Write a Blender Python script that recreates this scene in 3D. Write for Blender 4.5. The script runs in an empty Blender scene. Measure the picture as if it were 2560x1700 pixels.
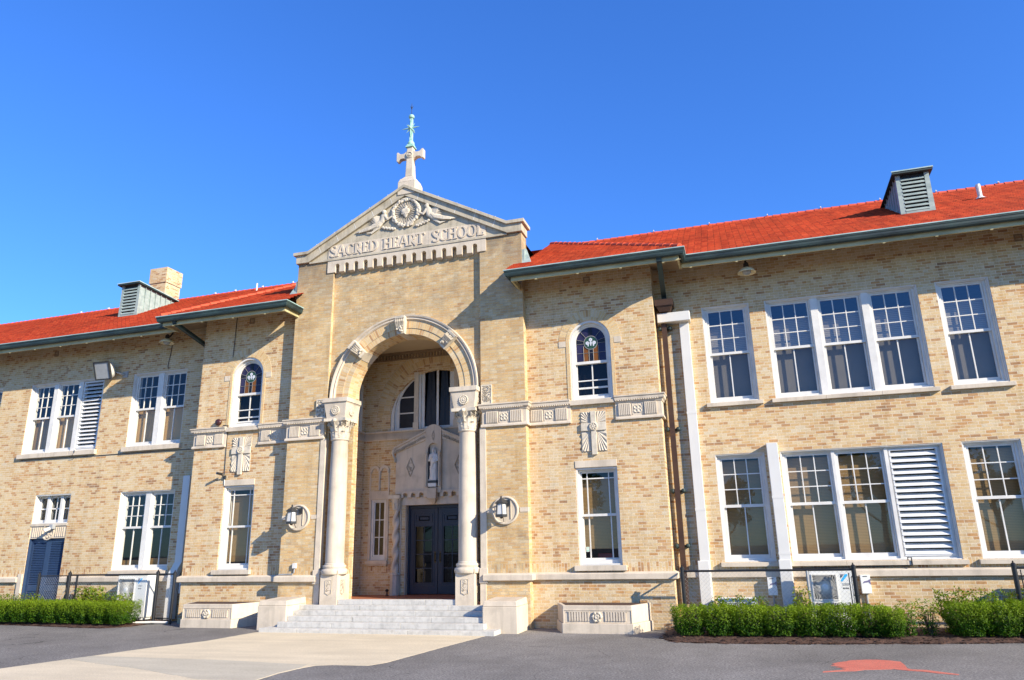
import bpy, bmesh, math, random
from math import sin, cos, pi, radians, sqrt, atan2
from mathutils import Vector, Matrix
from mathutils.geometry import tessellate_polygon
random.seed(7)
R = random.random
def U(a, b): return a + (b - a) * random.random()
scene = bpy.context.scene
COL = scene.collection

# ------------------------------------------------------------------ camera
cam = bpy.data.cameras.new('camera'); camo = bpy.data.objects.new('camera', cam); COL.objects.link(camo)
cam.sensor_width = 36; cam.lens = 25.334; cam.clip_end = 2000
def cam_matrix(yaw, pitch, roll, loc):
    cy, sy, cp, sp = cos(yaw), sin(yaw), cos(pitch), sin(pitch)
    f = Vector((-sy*cp, cy*cp, sp)); r = Vector((cy, sy, 0)); u = r.cross(f)
    r2 = cos(roll)*r + sin(roll)*u; u2 = -sin(roll)*r + cos(roll)*u
    m = Matrix((r2, u2, -f)).transposed().to_4x4(); m.translation = loc
    return m
camo.matrix_world = cam_matrix(radians(17.0542), radians(15.8729), radians(-1.2055), Vector((8.203, -16.798, 1.849)))
scene.camera = camo

# ------------------------------------------------------------------ sky and sun
SUN_DIR = Vector((2.12, -1.0, 1.10)).normalized()        # towards the sun
el = math.asin(SUN_DIR.z); az = atan2(SUN_DIR.x, SUN_DIR.y)
w = bpy.data.worlds.new("World"); scene.world = w; w.use_nodes = True
wn = w.node_tree; bg = wn.nodes['Background']
sky = wn.nodes.new('ShaderNodeTexSky'); sky.sky_type = 'NISHITA'; sky.sun_disc = False
sky.sun_elevation = el; sky.sun_rotation = az; sky.air_density = 1.0; sky.dust_density = 0.05; sky.ozone_density = 3.0
hs = wn.nodes.new('ShaderNodeHueSaturation'); hs.inputs['Saturation'].default_value = 1.22; hs.inputs['Hue'].default_value = 0.507
tint = wn.nodes.new('ShaderNodeMix'); tint.data_type = 'RGBA'; tint.blend_type = 'MULTIPLY'; tint.inputs[0].default_value = 1.0; tint.inputs[7].default_value = (0.585, 0.985, 1.56, 1)
gm = wn.nodes.new('ShaderNodeGamma'); gm.inputs[1].default_value = 0.85; wn.links.new(sky.outputs[0], gm.inputs[0]); wn.links.new(gm.outputs[0], hs.inputs['Color']); wn.links.new(hs.outputs[0], tint.inputs[6]); wn.links.new(tint.outputs[2], bg.inputs['Color'])
bg.inputs['Strength'].default_value = 0.126
sl = bpy.data.lights.new('sun', 'SUN'); sl.energy = 5.0; sl.angle = radians(0.53); sl.color = (1.0, 0.90, 0.73)
so = bpy.data.objects.new('sun', sl); COL.objects.link(so)
so.rotation_euler = (-SUN_DIR).to_track_quat('-Z', 'Y').to_euler(); so.location = (30, -20, 25)
scene.view_settings.view_transform = 'Standard'; scene.view_settings.look = 'None'
scene.view_settings.exposure = 0.88; scene.view_settings.gamma = 1.0; scene.view_settings.use_curve_mapping = False
try:
    scene.cycles.max_bounces = 8; scene.cycles.transparent_max_bounces = 12; scene.cycles.caustics_reflective = False
except Exception: pass

# ------------------------------------------------------------------ node helpers
class NT:
    def __init__(s, name):
        s.m = bpy.data.materials.new(name); s.m.use_nodes = True; s.t = s.m.node_tree
        s.b = s.t.nodes['Principled BSDF']; s.out = s.t.nodes['Material Output']
    def n(s, typ, **kw):
        nd = s.t.nodes.new('ShaderNode' + typ)
        for k, v in kw.items(): setattr(nd, k, v)
        return nd
    def put(s, inp, v):
        if isinstance(v, bpy.types.NodeSocket): s.t.links.new(v, inp)
        elif isinstance(v, (tuple, list)) and len(v) == 3 and inp.type == 'RGBA': inp.default_value = (*v, 1)
        else: inp.default_value = v
    def math(s, op, a, b=0.0, c=None, clamp=False):
        nd = s.n('Math', operation=op, use_clamp=clamp); s.put(nd.inputs[0], a); s.put(nd.inputs[1], b)
        if c is not None: s.put(nd.inputs[2], c)
        return nd.outputs[0]
    def mixf(s, f, a, b):
        nd = s.n('Mix', data_type='FLOAT'); s.put(nd.inputs[0], f); s.put(nd.inputs[2], a); s.put(nd.inputs[3], b); return nd.outputs[0]
    def mix(s, f, a, b, mode='MIX'):
        nd = s.n('Mix', data_type='RGBA', blend_type=mode); s.put(nd.inputs[0], f); s.put(nd.inputs[6], a); s.put(nd.inputs[7], b); return nd.outputs[2]
    def ramp(s, f, stops, interp='LINEAR'):
        nd = s.n('ValToRGB'); cr = nd.color_ramp; cr.interpolation = interp
        while len(cr.elements) < len(stops): cr.elements.new(0.5)
        for e, (p, c) in zip(cr.elements, stops): e.position = p; e.color = (*c, 1) if len(c) == 3 else c
        s.put(nd.inputs[0], f); return nd.outputs[0]
    def noise(s, scale, detail=4, vec=None, rough=0.55):
        nd = s.n('TexNoise'); nd.inputs['Scale'].default_value = scale; nd.inputs['Detail'].default_value = detail
        nd.inputs['Roughness'].default_value = rough
        if vec is not None: s.put(nd.inputs['Vector'], vec)
        return nd.outputs['Fac']
    def obj(s): return s.n('TexCoord').outputs['Object']
    def xyz(s, v):
        nd = s.n('SeparateXYZ'); s.put(nd.inputs[0], v); return nd.outputs
    def cxyz(s, x, y, z=0.0):
        nd = s.n('CombineXYZ'); s.put(nd.inputs[0], x); s.put(nd.inputs[1], y); s.put(nd.inputs[2], z); return nd.outputs[0]
    def bump(s, h, strength=0.3, dist=0.01):
        nd = s.n('Bump'); nd.inputs['Strength'].default_value = strength; nd.inputs['Distance'].default_value = dist
        s.put(nd.inputs['Height'], h); s.t.links.new(nd.outputs[0], s.b.inputs['Normal'])
    def col(s, c): s.put(s.b.inputs['Base Color'], c)
    def rough(s, v): s.put(s.b.inputs['Roughness'], v)

def plain(name, c, rough=0.5, var=0.12, nscale=6.0, metal=0.0, bump=0.0, spec=0.5):
    k = NT(name); o = k.obj(); f = k.noise(nscale, 5, o)
    d = tuple(x*(1-var) for x in c); l = tuple(min(1, x*(1+var)) for x in c)
    k.col(k.ramp(f, [(0.3, d), (0.7, l)])); k.rough(rough); k.b.inputs['Metallic'].default_value = metal
    k.b.inputs['Specular IOR Level'].default_value = spec
    if bump: k.bump(k.noise(nscale*12, 3, o), bump, 0.004)
    return k.m

BRICK_STOPS = [(0.0, (0.613, 0.519, 0.362)), (0.13, (0.632, 0.481, 0.284)), (0.26, (0.613, 0.443, 0.229)), (0.40, (0.642, 0.519, 0.334)), (0.52, (0.599, 0.429, 0.220)), (0.62, (0.580, 0.382, 0.183)),
               (0.71, (0.590, 0.447, 0.261)), (0.79, (0.523, 0.287, 0.115)), (0.86, (0.456, 0.278, 0.142)), (0.93, (0.400, 0.221, 0.105)), (1.0, (0.323, 0.203, 0.115))]
BRICK_STOPS_C = [(0.0, (0.632, 0.489, 0.275)), (0.16, (0.612, 0.425, 0.200)), (0.32, (0.632, 0.518, 0.330)), (0.48, (0.593, 0.391, 0.179)), (0.62, (0.612, 0.447, 0.227)), (0.76, (0.555, 0.350, 0.151)), (0.88, (0.540, 0.410, 0.236)), (0.95, (0.482, 0.279, 0.120)), (1.0, (0.414, 0.238, 0.112))]
def brick_color(k, vec, bw, rh, mortar, offset=0.5, stops=None, cluster=None):
    b = k.n('TexBrick'); b.offset = offset
    k.put(b.inputs['Vector'], vec); k.put(b.inputs['Color1'], (0, 0, 0)); k.put(b.inputs['Color2'], (1, 1, 1)); k.put(b.inputs['Mortar'], (.5, .5, .5))
    b.inputs['Scale'].default_value = 1; b.inputs['Mortar Size'].default_value = mortar; b.inputs['Mortar Smooth'].default_value = 0.2
    b.inputs['Brick Width'].default_value = bw; b.inputs['Row Height'].default_value = rh; b.inputs['Bias'].default_value = 0.0
    t = b.outputs['Color']
    if cluster is not None:      # batches of darker brick laid together
        t = k.math('ADD', k.math('MULTIPLY', t, 0.80), k.math('MULTIPLY', k.math('SUBTRACT', cluster, 0.40), 0.90), clamp=True)
    c = k.ramp(t, stops or BRICK_STOPS)
    return b, c
def brick_mat(name, soot=False):
    k = NT(name); o = k.obj(); x, y, z = k.xyz(o)
    g = k.n('NewGeometry'); nx, ny, nz = k.xyz(g.outputs['Normal'])
    side = k.math('GREATER_THAN', k.math('ABSOLUTE', nx), 0.7); top = k.math('GREATER_THAN', k.math('ABSOLUTE', nz), 0.7)
    u = k.mixf(side, x, y); v = k.mixf(top, z, y)
    sold = k.math('MULTIPLY', k.math('GREATER_THAN', z, 1.19), k.math('LESS_THAN', z, 1.425))
    hd = k.math('MULTIPLY', k.math('GREATER_THAN', z, 7.66), k.math('LESS_THAN', z, 7.77))
    row = k.math('MAXIMUM', sold, 0.0)
    u2 = k.mixf(row, u, v); v2 = k.mixf(row, v, u)
    # slight wobble so that courses are not ruler straight
    wob = k.math('MULTIPLY', k.math('SUBTRACT', k.noise(1.3, 2, o), 0.5), 0.012)
    crs = k.math('FLOOR', k.math('DIVIDE', k.math('ADD', v2, wob), 0.0677)); hdr = k.math('LESS_THAN', k.math('MODULO', k.math('ADD', crs, 600), 6.0), 0.5)
    hd = k.math('MAXIMUM', hd, k.math('MULTIPLY', hdr, k.math('SUBTRACT', 1.0, row)))
    vec = k.cxyz(k.mixf(hd, u2, k.math('MULTIPLY', u2, 2.0)), k.math('ADD', v2, wob))
    cl = k.noise(1.0, 3, k.cxyz(k.math('MULTIPLY', u, 0.8), k.math('MULTIPLY', v, 4.5)), 0.6)
    b, c = brick_color(k, vec, 0.203, 0.0677, 0.0052, 0.5, BRICK_STOPS_C if soot else BRICK_STOPS, cl)
    stk = k.noise(1.0, 4, k.cxyz(k.math('MULTIPLY', u, 5.0), k.math('MULTIPLY', v, 0.35)), 0.6)
    n1 = k.noise(0.55, 4, o); n2 = k.noise(34, 4, o); n3 = k.noise(2.6, 5, o)
    c = k.mix(0.5, c, k.ramp(n2, [(0.3, (.72, .70, .68)), (0.7, (1.12, 1.1, 1.08))]), 'MULTIPLY')
    c = k.mix(1.0, c, k.ramp(n1, [(0.3, (.90, .88, .86)), (0.7, (1.06, 1.06, 1.05))]), 'MULTIPLY')
    n4 = k.noise(70, 4, o, 0.7)
    c = k.mix(0.75, c, k.ramp(n4, [(0.3, (.70, .68, .66)), (0.5, (1, 1, 1)), (0.7, (1.22, 1.2, 1.16))]), 'MULTIPLY')
    c = k.mix(1.0, c, k.ramp(stk, [(0.30, (.84, .82, .79)), (0.48, (1, 1, 1)), (0.75, (1.05, 1.05, 1.04))]), 'MULTIPLY')
    mort = k.ramp(k.noise(12, 3, o), [(0.3, (.36, .30, .21)), (0.7, (.56, .48, .35))] if soot else [(0.3, (.58, .49, .35)), (0.7, (.72, .63, .47))])
    c = k.mix(b.outputs['Fac'], c, mort)
    if soot:
        hz = k.n('MapRange'); hz.inputs[1].default_value = 5.6; hz.inputs[2].default_value = 9.7; k.put(hz.inputs[0], z)
        m = k.math('MULTIPLY', hz.outputs[0], k.ramp(n3, [(0.38, (0, 0, 0)), (0.66, (1, 1, 1))]))
        h2 = k.n('MapRange'); h2.inputs[1].default_value = 8.2; h2.inputs[2].default_value = 9.8; k.put(h2.inputs[0], z)
        m = k.math('MULTIPLY', m, 0.6)
        m = k.math('MAXIMUM', m, k.math('MULTIPLY', k.math('MULTIPLY', h2.outputs[0], k.math('GREATER_THAN', k.math('ABSOLUTE', x), 2.19)), k.ramp(k.noise(1.6, 5, k.cxyz(k.math('MULTIPLY', x, 1.0), y, k.math('MULTIPLY', z, .6))), [(0.30, (0, 0, 0)), (0.52, (1, 1, 1))])))
        lz = k.n('MapRange'); lz.inputs[1].default_value = 3.4; lz.inputs[2].default_value = 2.0; k.put(lz.inputs[0], z)
        m2 = k.math('MULTIPLY', k.math('MULTIPLY', lz.outputs[0], 0.55), k.ramp(n3, [(0.5, (0, 0, 0)), (0.72, (1, 1, 1))]))
        c = k.mix(k.math('MULTIPLY', k.math('MAXIMUM', m, m2), 0.8), c, (.15, .125, .095))
    k.col(c); k.rough(0.9); k.b.inputs['Specular IOR Level'].default_value = 0.2
    h = k.math('ADD', k.math('MULTIPLY', b.outputs['Fac'], -1.0), k.math('MULTIPLY', n2, 0.5))
    k.bump(h, 0.55, 0.006)
    return k.m
def arch_brick_mat(name, bw=0.0677, rh=0.21):
    k = NT(name); uv = k.n('TexCoord').outputs['UV']; o = k.obj()
    b, c = brick_color(k, uv, bw, rh, 0.0052, 0.0, BRICK_STOPS_C)
    n2 = k.noise(34, 4, o)
    c = k.mix(0.5, c, k.ramp(n2, [(0.3, (.72, .70, .68)), (0.7, (1.12, 1.1, 1.08))]), 'MULTIPLY')
    c = k.mix(b.outputs['Fac'], c, (.56, .48, .36)); k.col(c); k.rough(0.9); k.b.inputs['Specular IOR Level'].default_value = 0.2
    k.bump(k.math('MULTIPLY', b.outputs['Fac'], -1.0), 0.55, 0.006)
    return k.m
def stone_mat(name, base, stain=0.35, sz=2.2):
    k = NT(name); o = k.obj()
    n1 = k.noise(sz, 6, o); n2 = k.noise(60, 3, o); n3 = k.noise(0.9, 4, o)
    d = tuple(v*(1-stain) for v in base)
    c = k.ramp(n1, [(0.28, d), (0.5, base), (0.75, tuple(min(1, v*1.08) for v in base))])
    c = k.mix(0.35, c, k.ramp(n2, [(0.3, (.82, .82, .82)), (0.7, (1.1, 1.1, 1.1))]), 'MULTIPLY')
    c = k.mix(k.ramp(n3, [(0.55, (0, 0, 0)), (0.8, (.5, .5, .5))]), c, tuple(v*.62 for v in base))
    x, y, z = k.xyz(o)
    stk = k.noise(1.0, 5, k.cxyz(k.math('MULTIPLY', x, 9.0), k.math('MULTIPLY', y, 9.0), k.math('MULTIPLY', z, 0.8)), 0.65)
    c = k.mix(k.ramp(stk, [(0.50, (0, 0, 0)), (0.72, (stain*1.5,)*3)]), c, tuple(v*f for v, f in zip(base, (.50, .50, .48))))
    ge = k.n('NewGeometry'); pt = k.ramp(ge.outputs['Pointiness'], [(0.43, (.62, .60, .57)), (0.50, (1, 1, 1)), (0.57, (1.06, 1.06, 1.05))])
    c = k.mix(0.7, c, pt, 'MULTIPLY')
    k.col(c); k.rough(0.85); k.b.inputs['Specular IOR Level'].default_value = 0.25; k.bump(n2, 0.15, 0.004)
    return k.m
def tile_mat():
    k = NT('clay_roof_tile'); uv = k.n('TexCoord').outputs['UV']; o = k.obj()
    b = k.n('TexBrick'); k.put(b.inputs['Vector'], uv); b.offset = 0.5
    k.put(b.inputs['Color1'], (0, 0, 0)); k.put(b.inputs['Color2'], (1, 1, 1)); k.put(b.inputs['Mortar'], (.5, .5, .5))
    b.inputs['Scale'].default_value = 1; b.inputs['Mortar Size'].default_value = 0.008; b.inputs['Brick Width'].default_value = 0.165; b.inputs['Row Height'].default_value = 1.0
    b.offset = 0.37; b.offset_frequency = 1
    c = k.ramp(b.outputs['Color'], [(0, (.38, .044, .013)), (0.3, (.50, .068, .020)), (0.5, (.465, .054, .014)), (0.7, (.53, .080, .023)), (0.88, (.49, .058, .015)), (1, (.34, .032, .010))])
    n = k.noise(26, 4, o); c = k.mix(0.6, c, k.ramp(n, [(0.3, (.65, .65, .65)), (0.7, (1.2, 1.2, 1.2))]), 'MULTIPLY')
    c = k.mix(1.0, c, k.ramp(k.noise(0.7, 4, o), [(0.3, (.80, .78, .78)), (0.7, (1.08, 1.08, 1.08))]), 'MULTIPLY')
    x, y, z = k.xyz(o); stk = k.noise(1.0, 4, k.cxyz(k.math('MULTIPLY', x, 3.5), k.math('MULTIPLY', y, 0.35)))
    c = k.mix(1.0, c, k.ramp(stk, [(0.3, (.74, .72, .72)), (0.5, (1, 1, 1)), (0.75, (1.1, 1.1, 1.1))]), 'MULTIPLY')
    c = k.mix(k.math('MULTIPLY', b.outputs['Fac'], k.ramp(k.noise(5, 2, o), [(0.4, (.15,)*3), (0.6, (.9,)*3)])), c, (.12, .018, .008))
    k.col(c); k.rough(0.8); k.b.inputs['Specular IOR Level'].default_value = 0.25; k.bump(k.math('MULTIPLY', b.outputs['Fac'], -1.0), 0.5, 0.01)
    return k.m
def patina_mat(name, a, b2, scale=5.0, metal=0.0):
    k = NT(name); o = k.obj(); x, y, z = k.xyz(o)
    n = k.noise(scale, 6, k.cxyz(k.math('MULTIPLY', x, 0.35), y, z), 0.65)
    k.col(k.ramp(n, [(0.32, a), (0.7, b2)])); k.rough(k.ramp(n, [(0.3, (.45,)*3), (0.7, (.8,)*3)])); k.b.inputs['Metallic'].default_value = metal
    return k.m
def glass_mat(name, tint, gain, base):
    k = NT(name); t = k.t; t.nodes.remove(k.b)
    tr = k.n('BsdfTransparent'); k.put(tr.inputs[0], tint)
    gl = k.n('BsdfGlossy'); k.put(gl.inputs['Color'], (.92, .96, 1.0)); gl.inputs['Roughness'].default_value = 0.012
    bp = k.n('Bump'); bp.inputs['Strength'].default_value = 0.02; bp.inputs['Distance'].default_value = 0.02; k.put(bp.inputs['Height'], k.noise(1.6, 2, k.obj()))
    t.links.new(bp.outputs[0], gl.inputs['Normal'])
    fr = k.n('LayerWeight'); fr.inputs[0].default_value = 0.5
    sch = k.math('POWER', fr.outputs['Facing'], 4.0)
    f = k.math('ADD', k.math('MULTIPLY', sch, gain), base, clamp=True)
    mx = k.n('MixShader'); k.put(mx.inputs[0], f); t.links.new(tr.outputs[0], mx.inputs[1]); t.links.new(gl.outputs[0], mx.inputs[2])
    t.links.new(mx.outputs[0], k.out.inputs['Surface'])
    return k.m
def blind_mat(name, c, pitch=0.032):
    k = NT(name); o = k.obj(); x, y, z = k.xyz(o)
    s = k.math('FRACT', k.math('DIVIDE', z, pitch))
    cd = tuple(v*.42 for v in c)
    k.col(k.ramp(s, [(0.0, cd), (0.22, c), (0.8, tuple(v*1.05 for v in c)), (1.0, tuple(v*.6 for v in c))])); k.rough(0.6)
    k.bump(k.math('SINE', k.math('MULTIPLY', s, 6.283)), 0.25, 0.004)
    return k.m
def leaf_mat(name, cols, top=None):
    k = NT(name); t = k.t
    g = k.n('NewGeometry'); oi = k.n('ObjectInfo')
    r = k.math('FRACT', k.math('ADD', g.outputs['Random Per Island'], k.math('MULTIPLY', oi.outputs['Random'], 0.15)))
    c = k.ramp(r, [(i/(len(cols)-1), cc) for i, cc in enumerate(cols)])
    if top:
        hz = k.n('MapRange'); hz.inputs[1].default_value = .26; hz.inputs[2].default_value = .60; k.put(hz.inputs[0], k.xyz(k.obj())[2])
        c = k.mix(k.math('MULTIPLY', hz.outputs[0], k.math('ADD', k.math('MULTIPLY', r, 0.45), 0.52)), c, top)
    k.col(c); k.rough(0.55); k.b.inputs['Specular IOR Level'].default_value = 0.18
    tl = k.n('BsdfTranslucent'); k.put(tl.inputs[0], k.mix(1.0, c, (1.5, 1.7, .6), 'MULTIPLY'))
    mx = k.n('MixShader'); mx.inputs[0].default_value = 0.33
    t.links.new(k.b.outputs[0], mx.inputs[1]); t.links.new(tl.outputs[0], mx.inputs[2]); t.links.new(mx.outputs[0], k.out.inputs['Surface'])
    return k.m
def asphalt_mat():
    k = NT('asphalt'); o = k.obj()
    n1 = k.noise(0.35, 5, o); n2 = k.noise(140, 3, o); n3 = k.noise(2.5, 5, o)
    c = k.ramp(n1, [(0.3, (.128, .120, .111)), (0.7, (.212, .200, .186))])
    c = k.mix(0.8, c, k.ramp(n2, [(0.25, (.55, .55, .55)), (0.5, (1, 1, 1)), (0.75, (1.6, 1.6, 1.6))]), 'MULTIPLY')
    c = k.mix(0.6, c, k.ramp(n3, [(0.3, (.8, .8, .8)), (0.7, (1.15, 1.15, 1.15))]), 'MULTIPLY')
    c = k.mix(0.75, c, k.ramp(k.noise(28, 4, o, 0.8), [(0.38, (.42, .42, .42)), (0.5, (.98, .98, .98)), (0.62, (1.75, 1.75, 1.75))]), 'MULTIPLY')
    v = k.n('TexVoronoi'); v.feature = 'DISTANCE_TO_EDGE'; v.inputs['Scale'].default_value = 0.42
    wv = k.n('Mix', data_type='VECTOR'); wv.inputs[0].default_value = 0.35; k.put(wv.inputs[4], o)
    nn = k.n('TexNoise'); nn.inputs['Scale'].default_value = 1.2; k.put(nn.inputs['Vector'], o); k.t.links.new(nn.outputs['Color'], wv.inputs[5])
    k.t.links.new(wv.outputs[1], v.inputs['Vector'])
    crack = k.math('MULTIPLY', k.math('LESS_THAN', v.outputs['Distance'], 0.0020), k.math('GREATER_THAN', k.noise(0.6, 2, o), 0.5))
    c = k.mix(k.math('MULTIPLY', crack, 0.5), c, (.02, .02, .02))
    k.col(c); k.rough(0.88); k.b.inputs['Specular IOR Level'].default_value = 0.3; k.bump(n2, 0.4, 0.006)
    return k.m
def concrete_mat(name, c0):
    k = NT(name); o = k.obj(); x, y, z = k.xyz(o)
    n1 = k.noise(0.8, 6, o); n2 = k.noise(120, 3, o); st = k.noise(3.0, 4, k.cxyz(k.math('MULTIPLY', x, 0.12), y))
    c = k.ramp(n1, [(0.3, tuple(v*.86 for v in c0)), (0.7, c0)])
    c = k.mix(0.5, c, k.ramp(n2, [(0.3, (.8, .8, .8)), (0.7, (1.12, 1.12, 1.12))]), 'MULTIPLY')
    c = k.mix(0.6, c, k.ramp(st, [(0.35, (.86, .85, .83)), (0.65, (1.06, 1.05, 1.03))]), 'MULTIPLY')
    c = k.mix(0.6, c, k.ramp(k.noise(30, 4, o, 0.8), [(0.34, (.74, .73, .71)), (0.5, (1, 1, 1)), (0.66, (1.16, 1.15, 1.14))]), 'MULTIPLY')
    k.col(c); k.rough(0.9); k.bump(n2, 0.2, 0.004)
    return k.m

M = dict(
    brick=brick_mat('buff_brick'), brick_c=brick_mat('buff_brick_weathered', True), archb=arch_brick_mat('arch_brick', 0.0677, 0.20), soffb=arch_brick_mat('arch_soffit_brick', 0.0677, 0.203),
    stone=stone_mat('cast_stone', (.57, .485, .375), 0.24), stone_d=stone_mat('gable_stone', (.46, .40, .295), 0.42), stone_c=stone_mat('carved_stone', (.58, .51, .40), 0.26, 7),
    granite=stone_mat('granite_step', (.51, .49, .445), 0.24, 9), white=plain('white_paint', (.64, .615, .56), 0.5, 0.10, 4), lvr=plain('louvre_enamel', (.68, .67, .64), 0.4, 0.08, 4), pvc=plain('white_pvc', (.63, .61, .56), 0.4, 0.04, 2),
    tile=tile_mat(), patina=patina_mat('dark_patina', (.004, .010, .012), (.030, .060, .055), 4.0), patina_l=patina_mat('pale_patina', (.22, .36, .34), (.42, .55, .52)),
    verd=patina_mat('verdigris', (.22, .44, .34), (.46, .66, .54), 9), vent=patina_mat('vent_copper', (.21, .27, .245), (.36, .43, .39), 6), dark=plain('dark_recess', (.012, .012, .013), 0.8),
    fascia=patina_mat('eave_cream', (.34, .29, .14), (.62, .53, .29), 4), soffit=plain('soffit_boards', (.24, .165, .095), 0.7),
    glass=glass_mat('window_glass', (.93, .94, .93), 1.0, 0.045), glass_up=glass_mat('upper_window_glass', (.88, .90, .92), 1.2, 0.10), glass_d=glass_mat('dark_glass', (.5, .52, .54), 0.9, 0.025),
    blind_sunlit=blind_mat('sunlit_tan_blind', (.50, .31, .11)), blind=blind_mat('tan_blind', (.265, .16, .058)), blind_g=blind_mat('grey_blind', (.27, .24, .19), 0.045), shade=plain('roller_shade', (.135, .12, .10), 0.8, 0.06, 3),  # first blind repeats the tan one, with sunlight put into its colour
    navy=plain('navy_paint', (.008, .015, .034), 0.42, 0.1, 3), navy_l=plain('blue_paint', (.026, .050, .105), 0.4, 0.12, 3), black=plain('black_metal', (.012, .012, .013), 0.35, 0.2, 8),
    iron=plain('lantern_metal', (.030, .032, .034), 0.4, 0.2, 8), enamel=plain('cream_enamel', (.74, .63, .38), 0.35, 0.06), milk=plain('milk_glass', (.52, .51, .48), 0.25, 0.03), acw=plain('cabinet_enamel', (.72, .72, .68), 0.4, 0.04, 4),
    grey=plain('grey_metal', (.30, .31, .31), 0.45, 0.12, 6), fan=plain('fan_shadow', (.040, .038, .035), 0.8, 0.1, 4, 0, 0, .2), grille=plain('grille_wire', (.68, .66, .60), 0.6, 0.1, 6, 0, 0, .2), red=None, copper=patina_mat('brown_copper', (.030, .012, .005), (.058, .025, .010), 4),
    asphalt=asphalt_mat(), concrete=concrete_mat('concrete_walk', (.66, .565, .40)), concrete2=concrete_mat('concrete_patch', (.52, .47, .36)), floor=plain('porch_tile', (.32, .115, .055), 0.6, 0.2, 9),
    ceil=plain('porch_ceiling', (.50, .40, .26), 0.8, 0.04), brass=plain('brass', (.07, .055, .03), 0.45, 0.1, 9, 0.8), bark=plain('bark', (.13, .085, .05), 0.9, 0.3, 20),
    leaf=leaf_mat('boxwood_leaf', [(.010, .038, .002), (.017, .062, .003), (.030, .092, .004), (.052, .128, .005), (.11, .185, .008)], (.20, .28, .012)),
    leaf_t=leaf_mat('tree_leaf', [(.02, .05, .01), (.04, .08, .015), (.06, .11, .02)]), leaf_y=leaf_mat('golden_leaf', [(.05, .10, .006), (.09, .16, .010), (.15, .22, .012), (.23, .27, .015), (.16, .11, .02)]),
    mulch=None, purple=plain('violet_leaded_glass', (.026, .022, .055), 0.25, 0.3, 4, 0, 0, .3), amber=plain('amber_leaded_glass', (.16, .060, .012), 0.3, 0.2, 3, 0, 0, .2), ink=plain('dark_leaded_glass', (.010, .010, .016), 0.35, 0.1, 3, 0, 0, .3),
    niche=plain('niche_blue_grey', (.075, .080, .092), 0.8), lune=plain('leaded_window_glass', (.020, .022, .028), 0.42, 0.3, 3, 0, 0, 0.3), green=plain('green_leaded_glass', (.022, .060, .022), 0.15, 0.4, 30), petal=plain('white_leaded_glass', (.55, .56, .60), 0.3), lead=plain('lead_came', (.20, .19, .18), 0.5), inner=plain('interior_plaster', (.11, .10, .085), 0.9),
    maroon=plain('maroon_enamel', (.055, .016, .012), 0.3, 0.2), cyan=plain('cyan_badge', (.03, .42, .80), 0.35, 0.03), dkblue=plain('dark_badge', (.01, .03, .07), 0.4), mauve=plain('mauve_badge', (.17, .15, .25), 0.4, 0.05),
    redpart=plain('red_chair', (.30, .02, .03), 0.5), ridge=plain('hip_tile', (.54, .075, .024), 0.75, 0.2, 8), yellow=plain('yellow_paint', (.62, .5, .18), 0.8, 0.2, 20))
def red_paint():
    k = NT('red_spray_paint'); o = k.obj(); n = k.noise(90, 3, o); n2 = k.noise(3, 4, o)
    k.col(k.mix(k.ramp(n, [(0.34, (0, 0, 0)), (0.54, (1, 1, 1))]), (.24, .11, .085), k.ramp(n2, [(0.3, (.56, .12, .075)), (0.7, (.66, .17, .11))]))); k.rough(0.85); k.bump(n, 0.3, 0.004)
    return k.m
def mulch_mat():
    k = NT('bark_mulch'); o = k.obj(); g = k.n('NewGeometry')
    n = k.noise(45, 5, o); c = k.ramp(n, [(0.3, (.022, .011, .008)), (0.5, (.058, .028, .018)), (0.7, (.12, .062, .038))])
    c = k.mix(0.5, c, k.ramp(g.outputs['Random Per Island'], [(0, (.5, .45, .4)), (0.8, (1.2, 1.1, 1)), (1, (2.6, 2.2, 1.7))]), 'MULTIPLY')
    k.col(c); k.rough(0.95); k.bump(n, 0.6, 0.02)
    return k.m
M['red'] = red_paint(); M['mulch'] = mulch_mat()

# ------------------------------------------------------------------ object helpers
def wloc(o):
    v = Vector((0, 0, 0))
    while o is not None: v += o.location; o = o.parent
    return v
def tag(o, label=None, cat=None, group=None, kind=None):
    if label: o['label'] = label
    if cat: o['category'] = cat
    if group: o['group'] = group
    if kind: o['kind'] = kind
    return o
def empty(name, loc, label, cat, group=None):
    o = bpy.data.objects.new(name, None); o.empty_display_size = 0.2; COL.objects.link(o); o.location = loc
    return tag(o, label, cat, group)
def copy_tree(o, parent=None):
    c = o.copy(); COL.objects.link(c)
    if parent: c.parent = parent
    for ch in list(o.children): copy_tree(ch, c)
    return c

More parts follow.
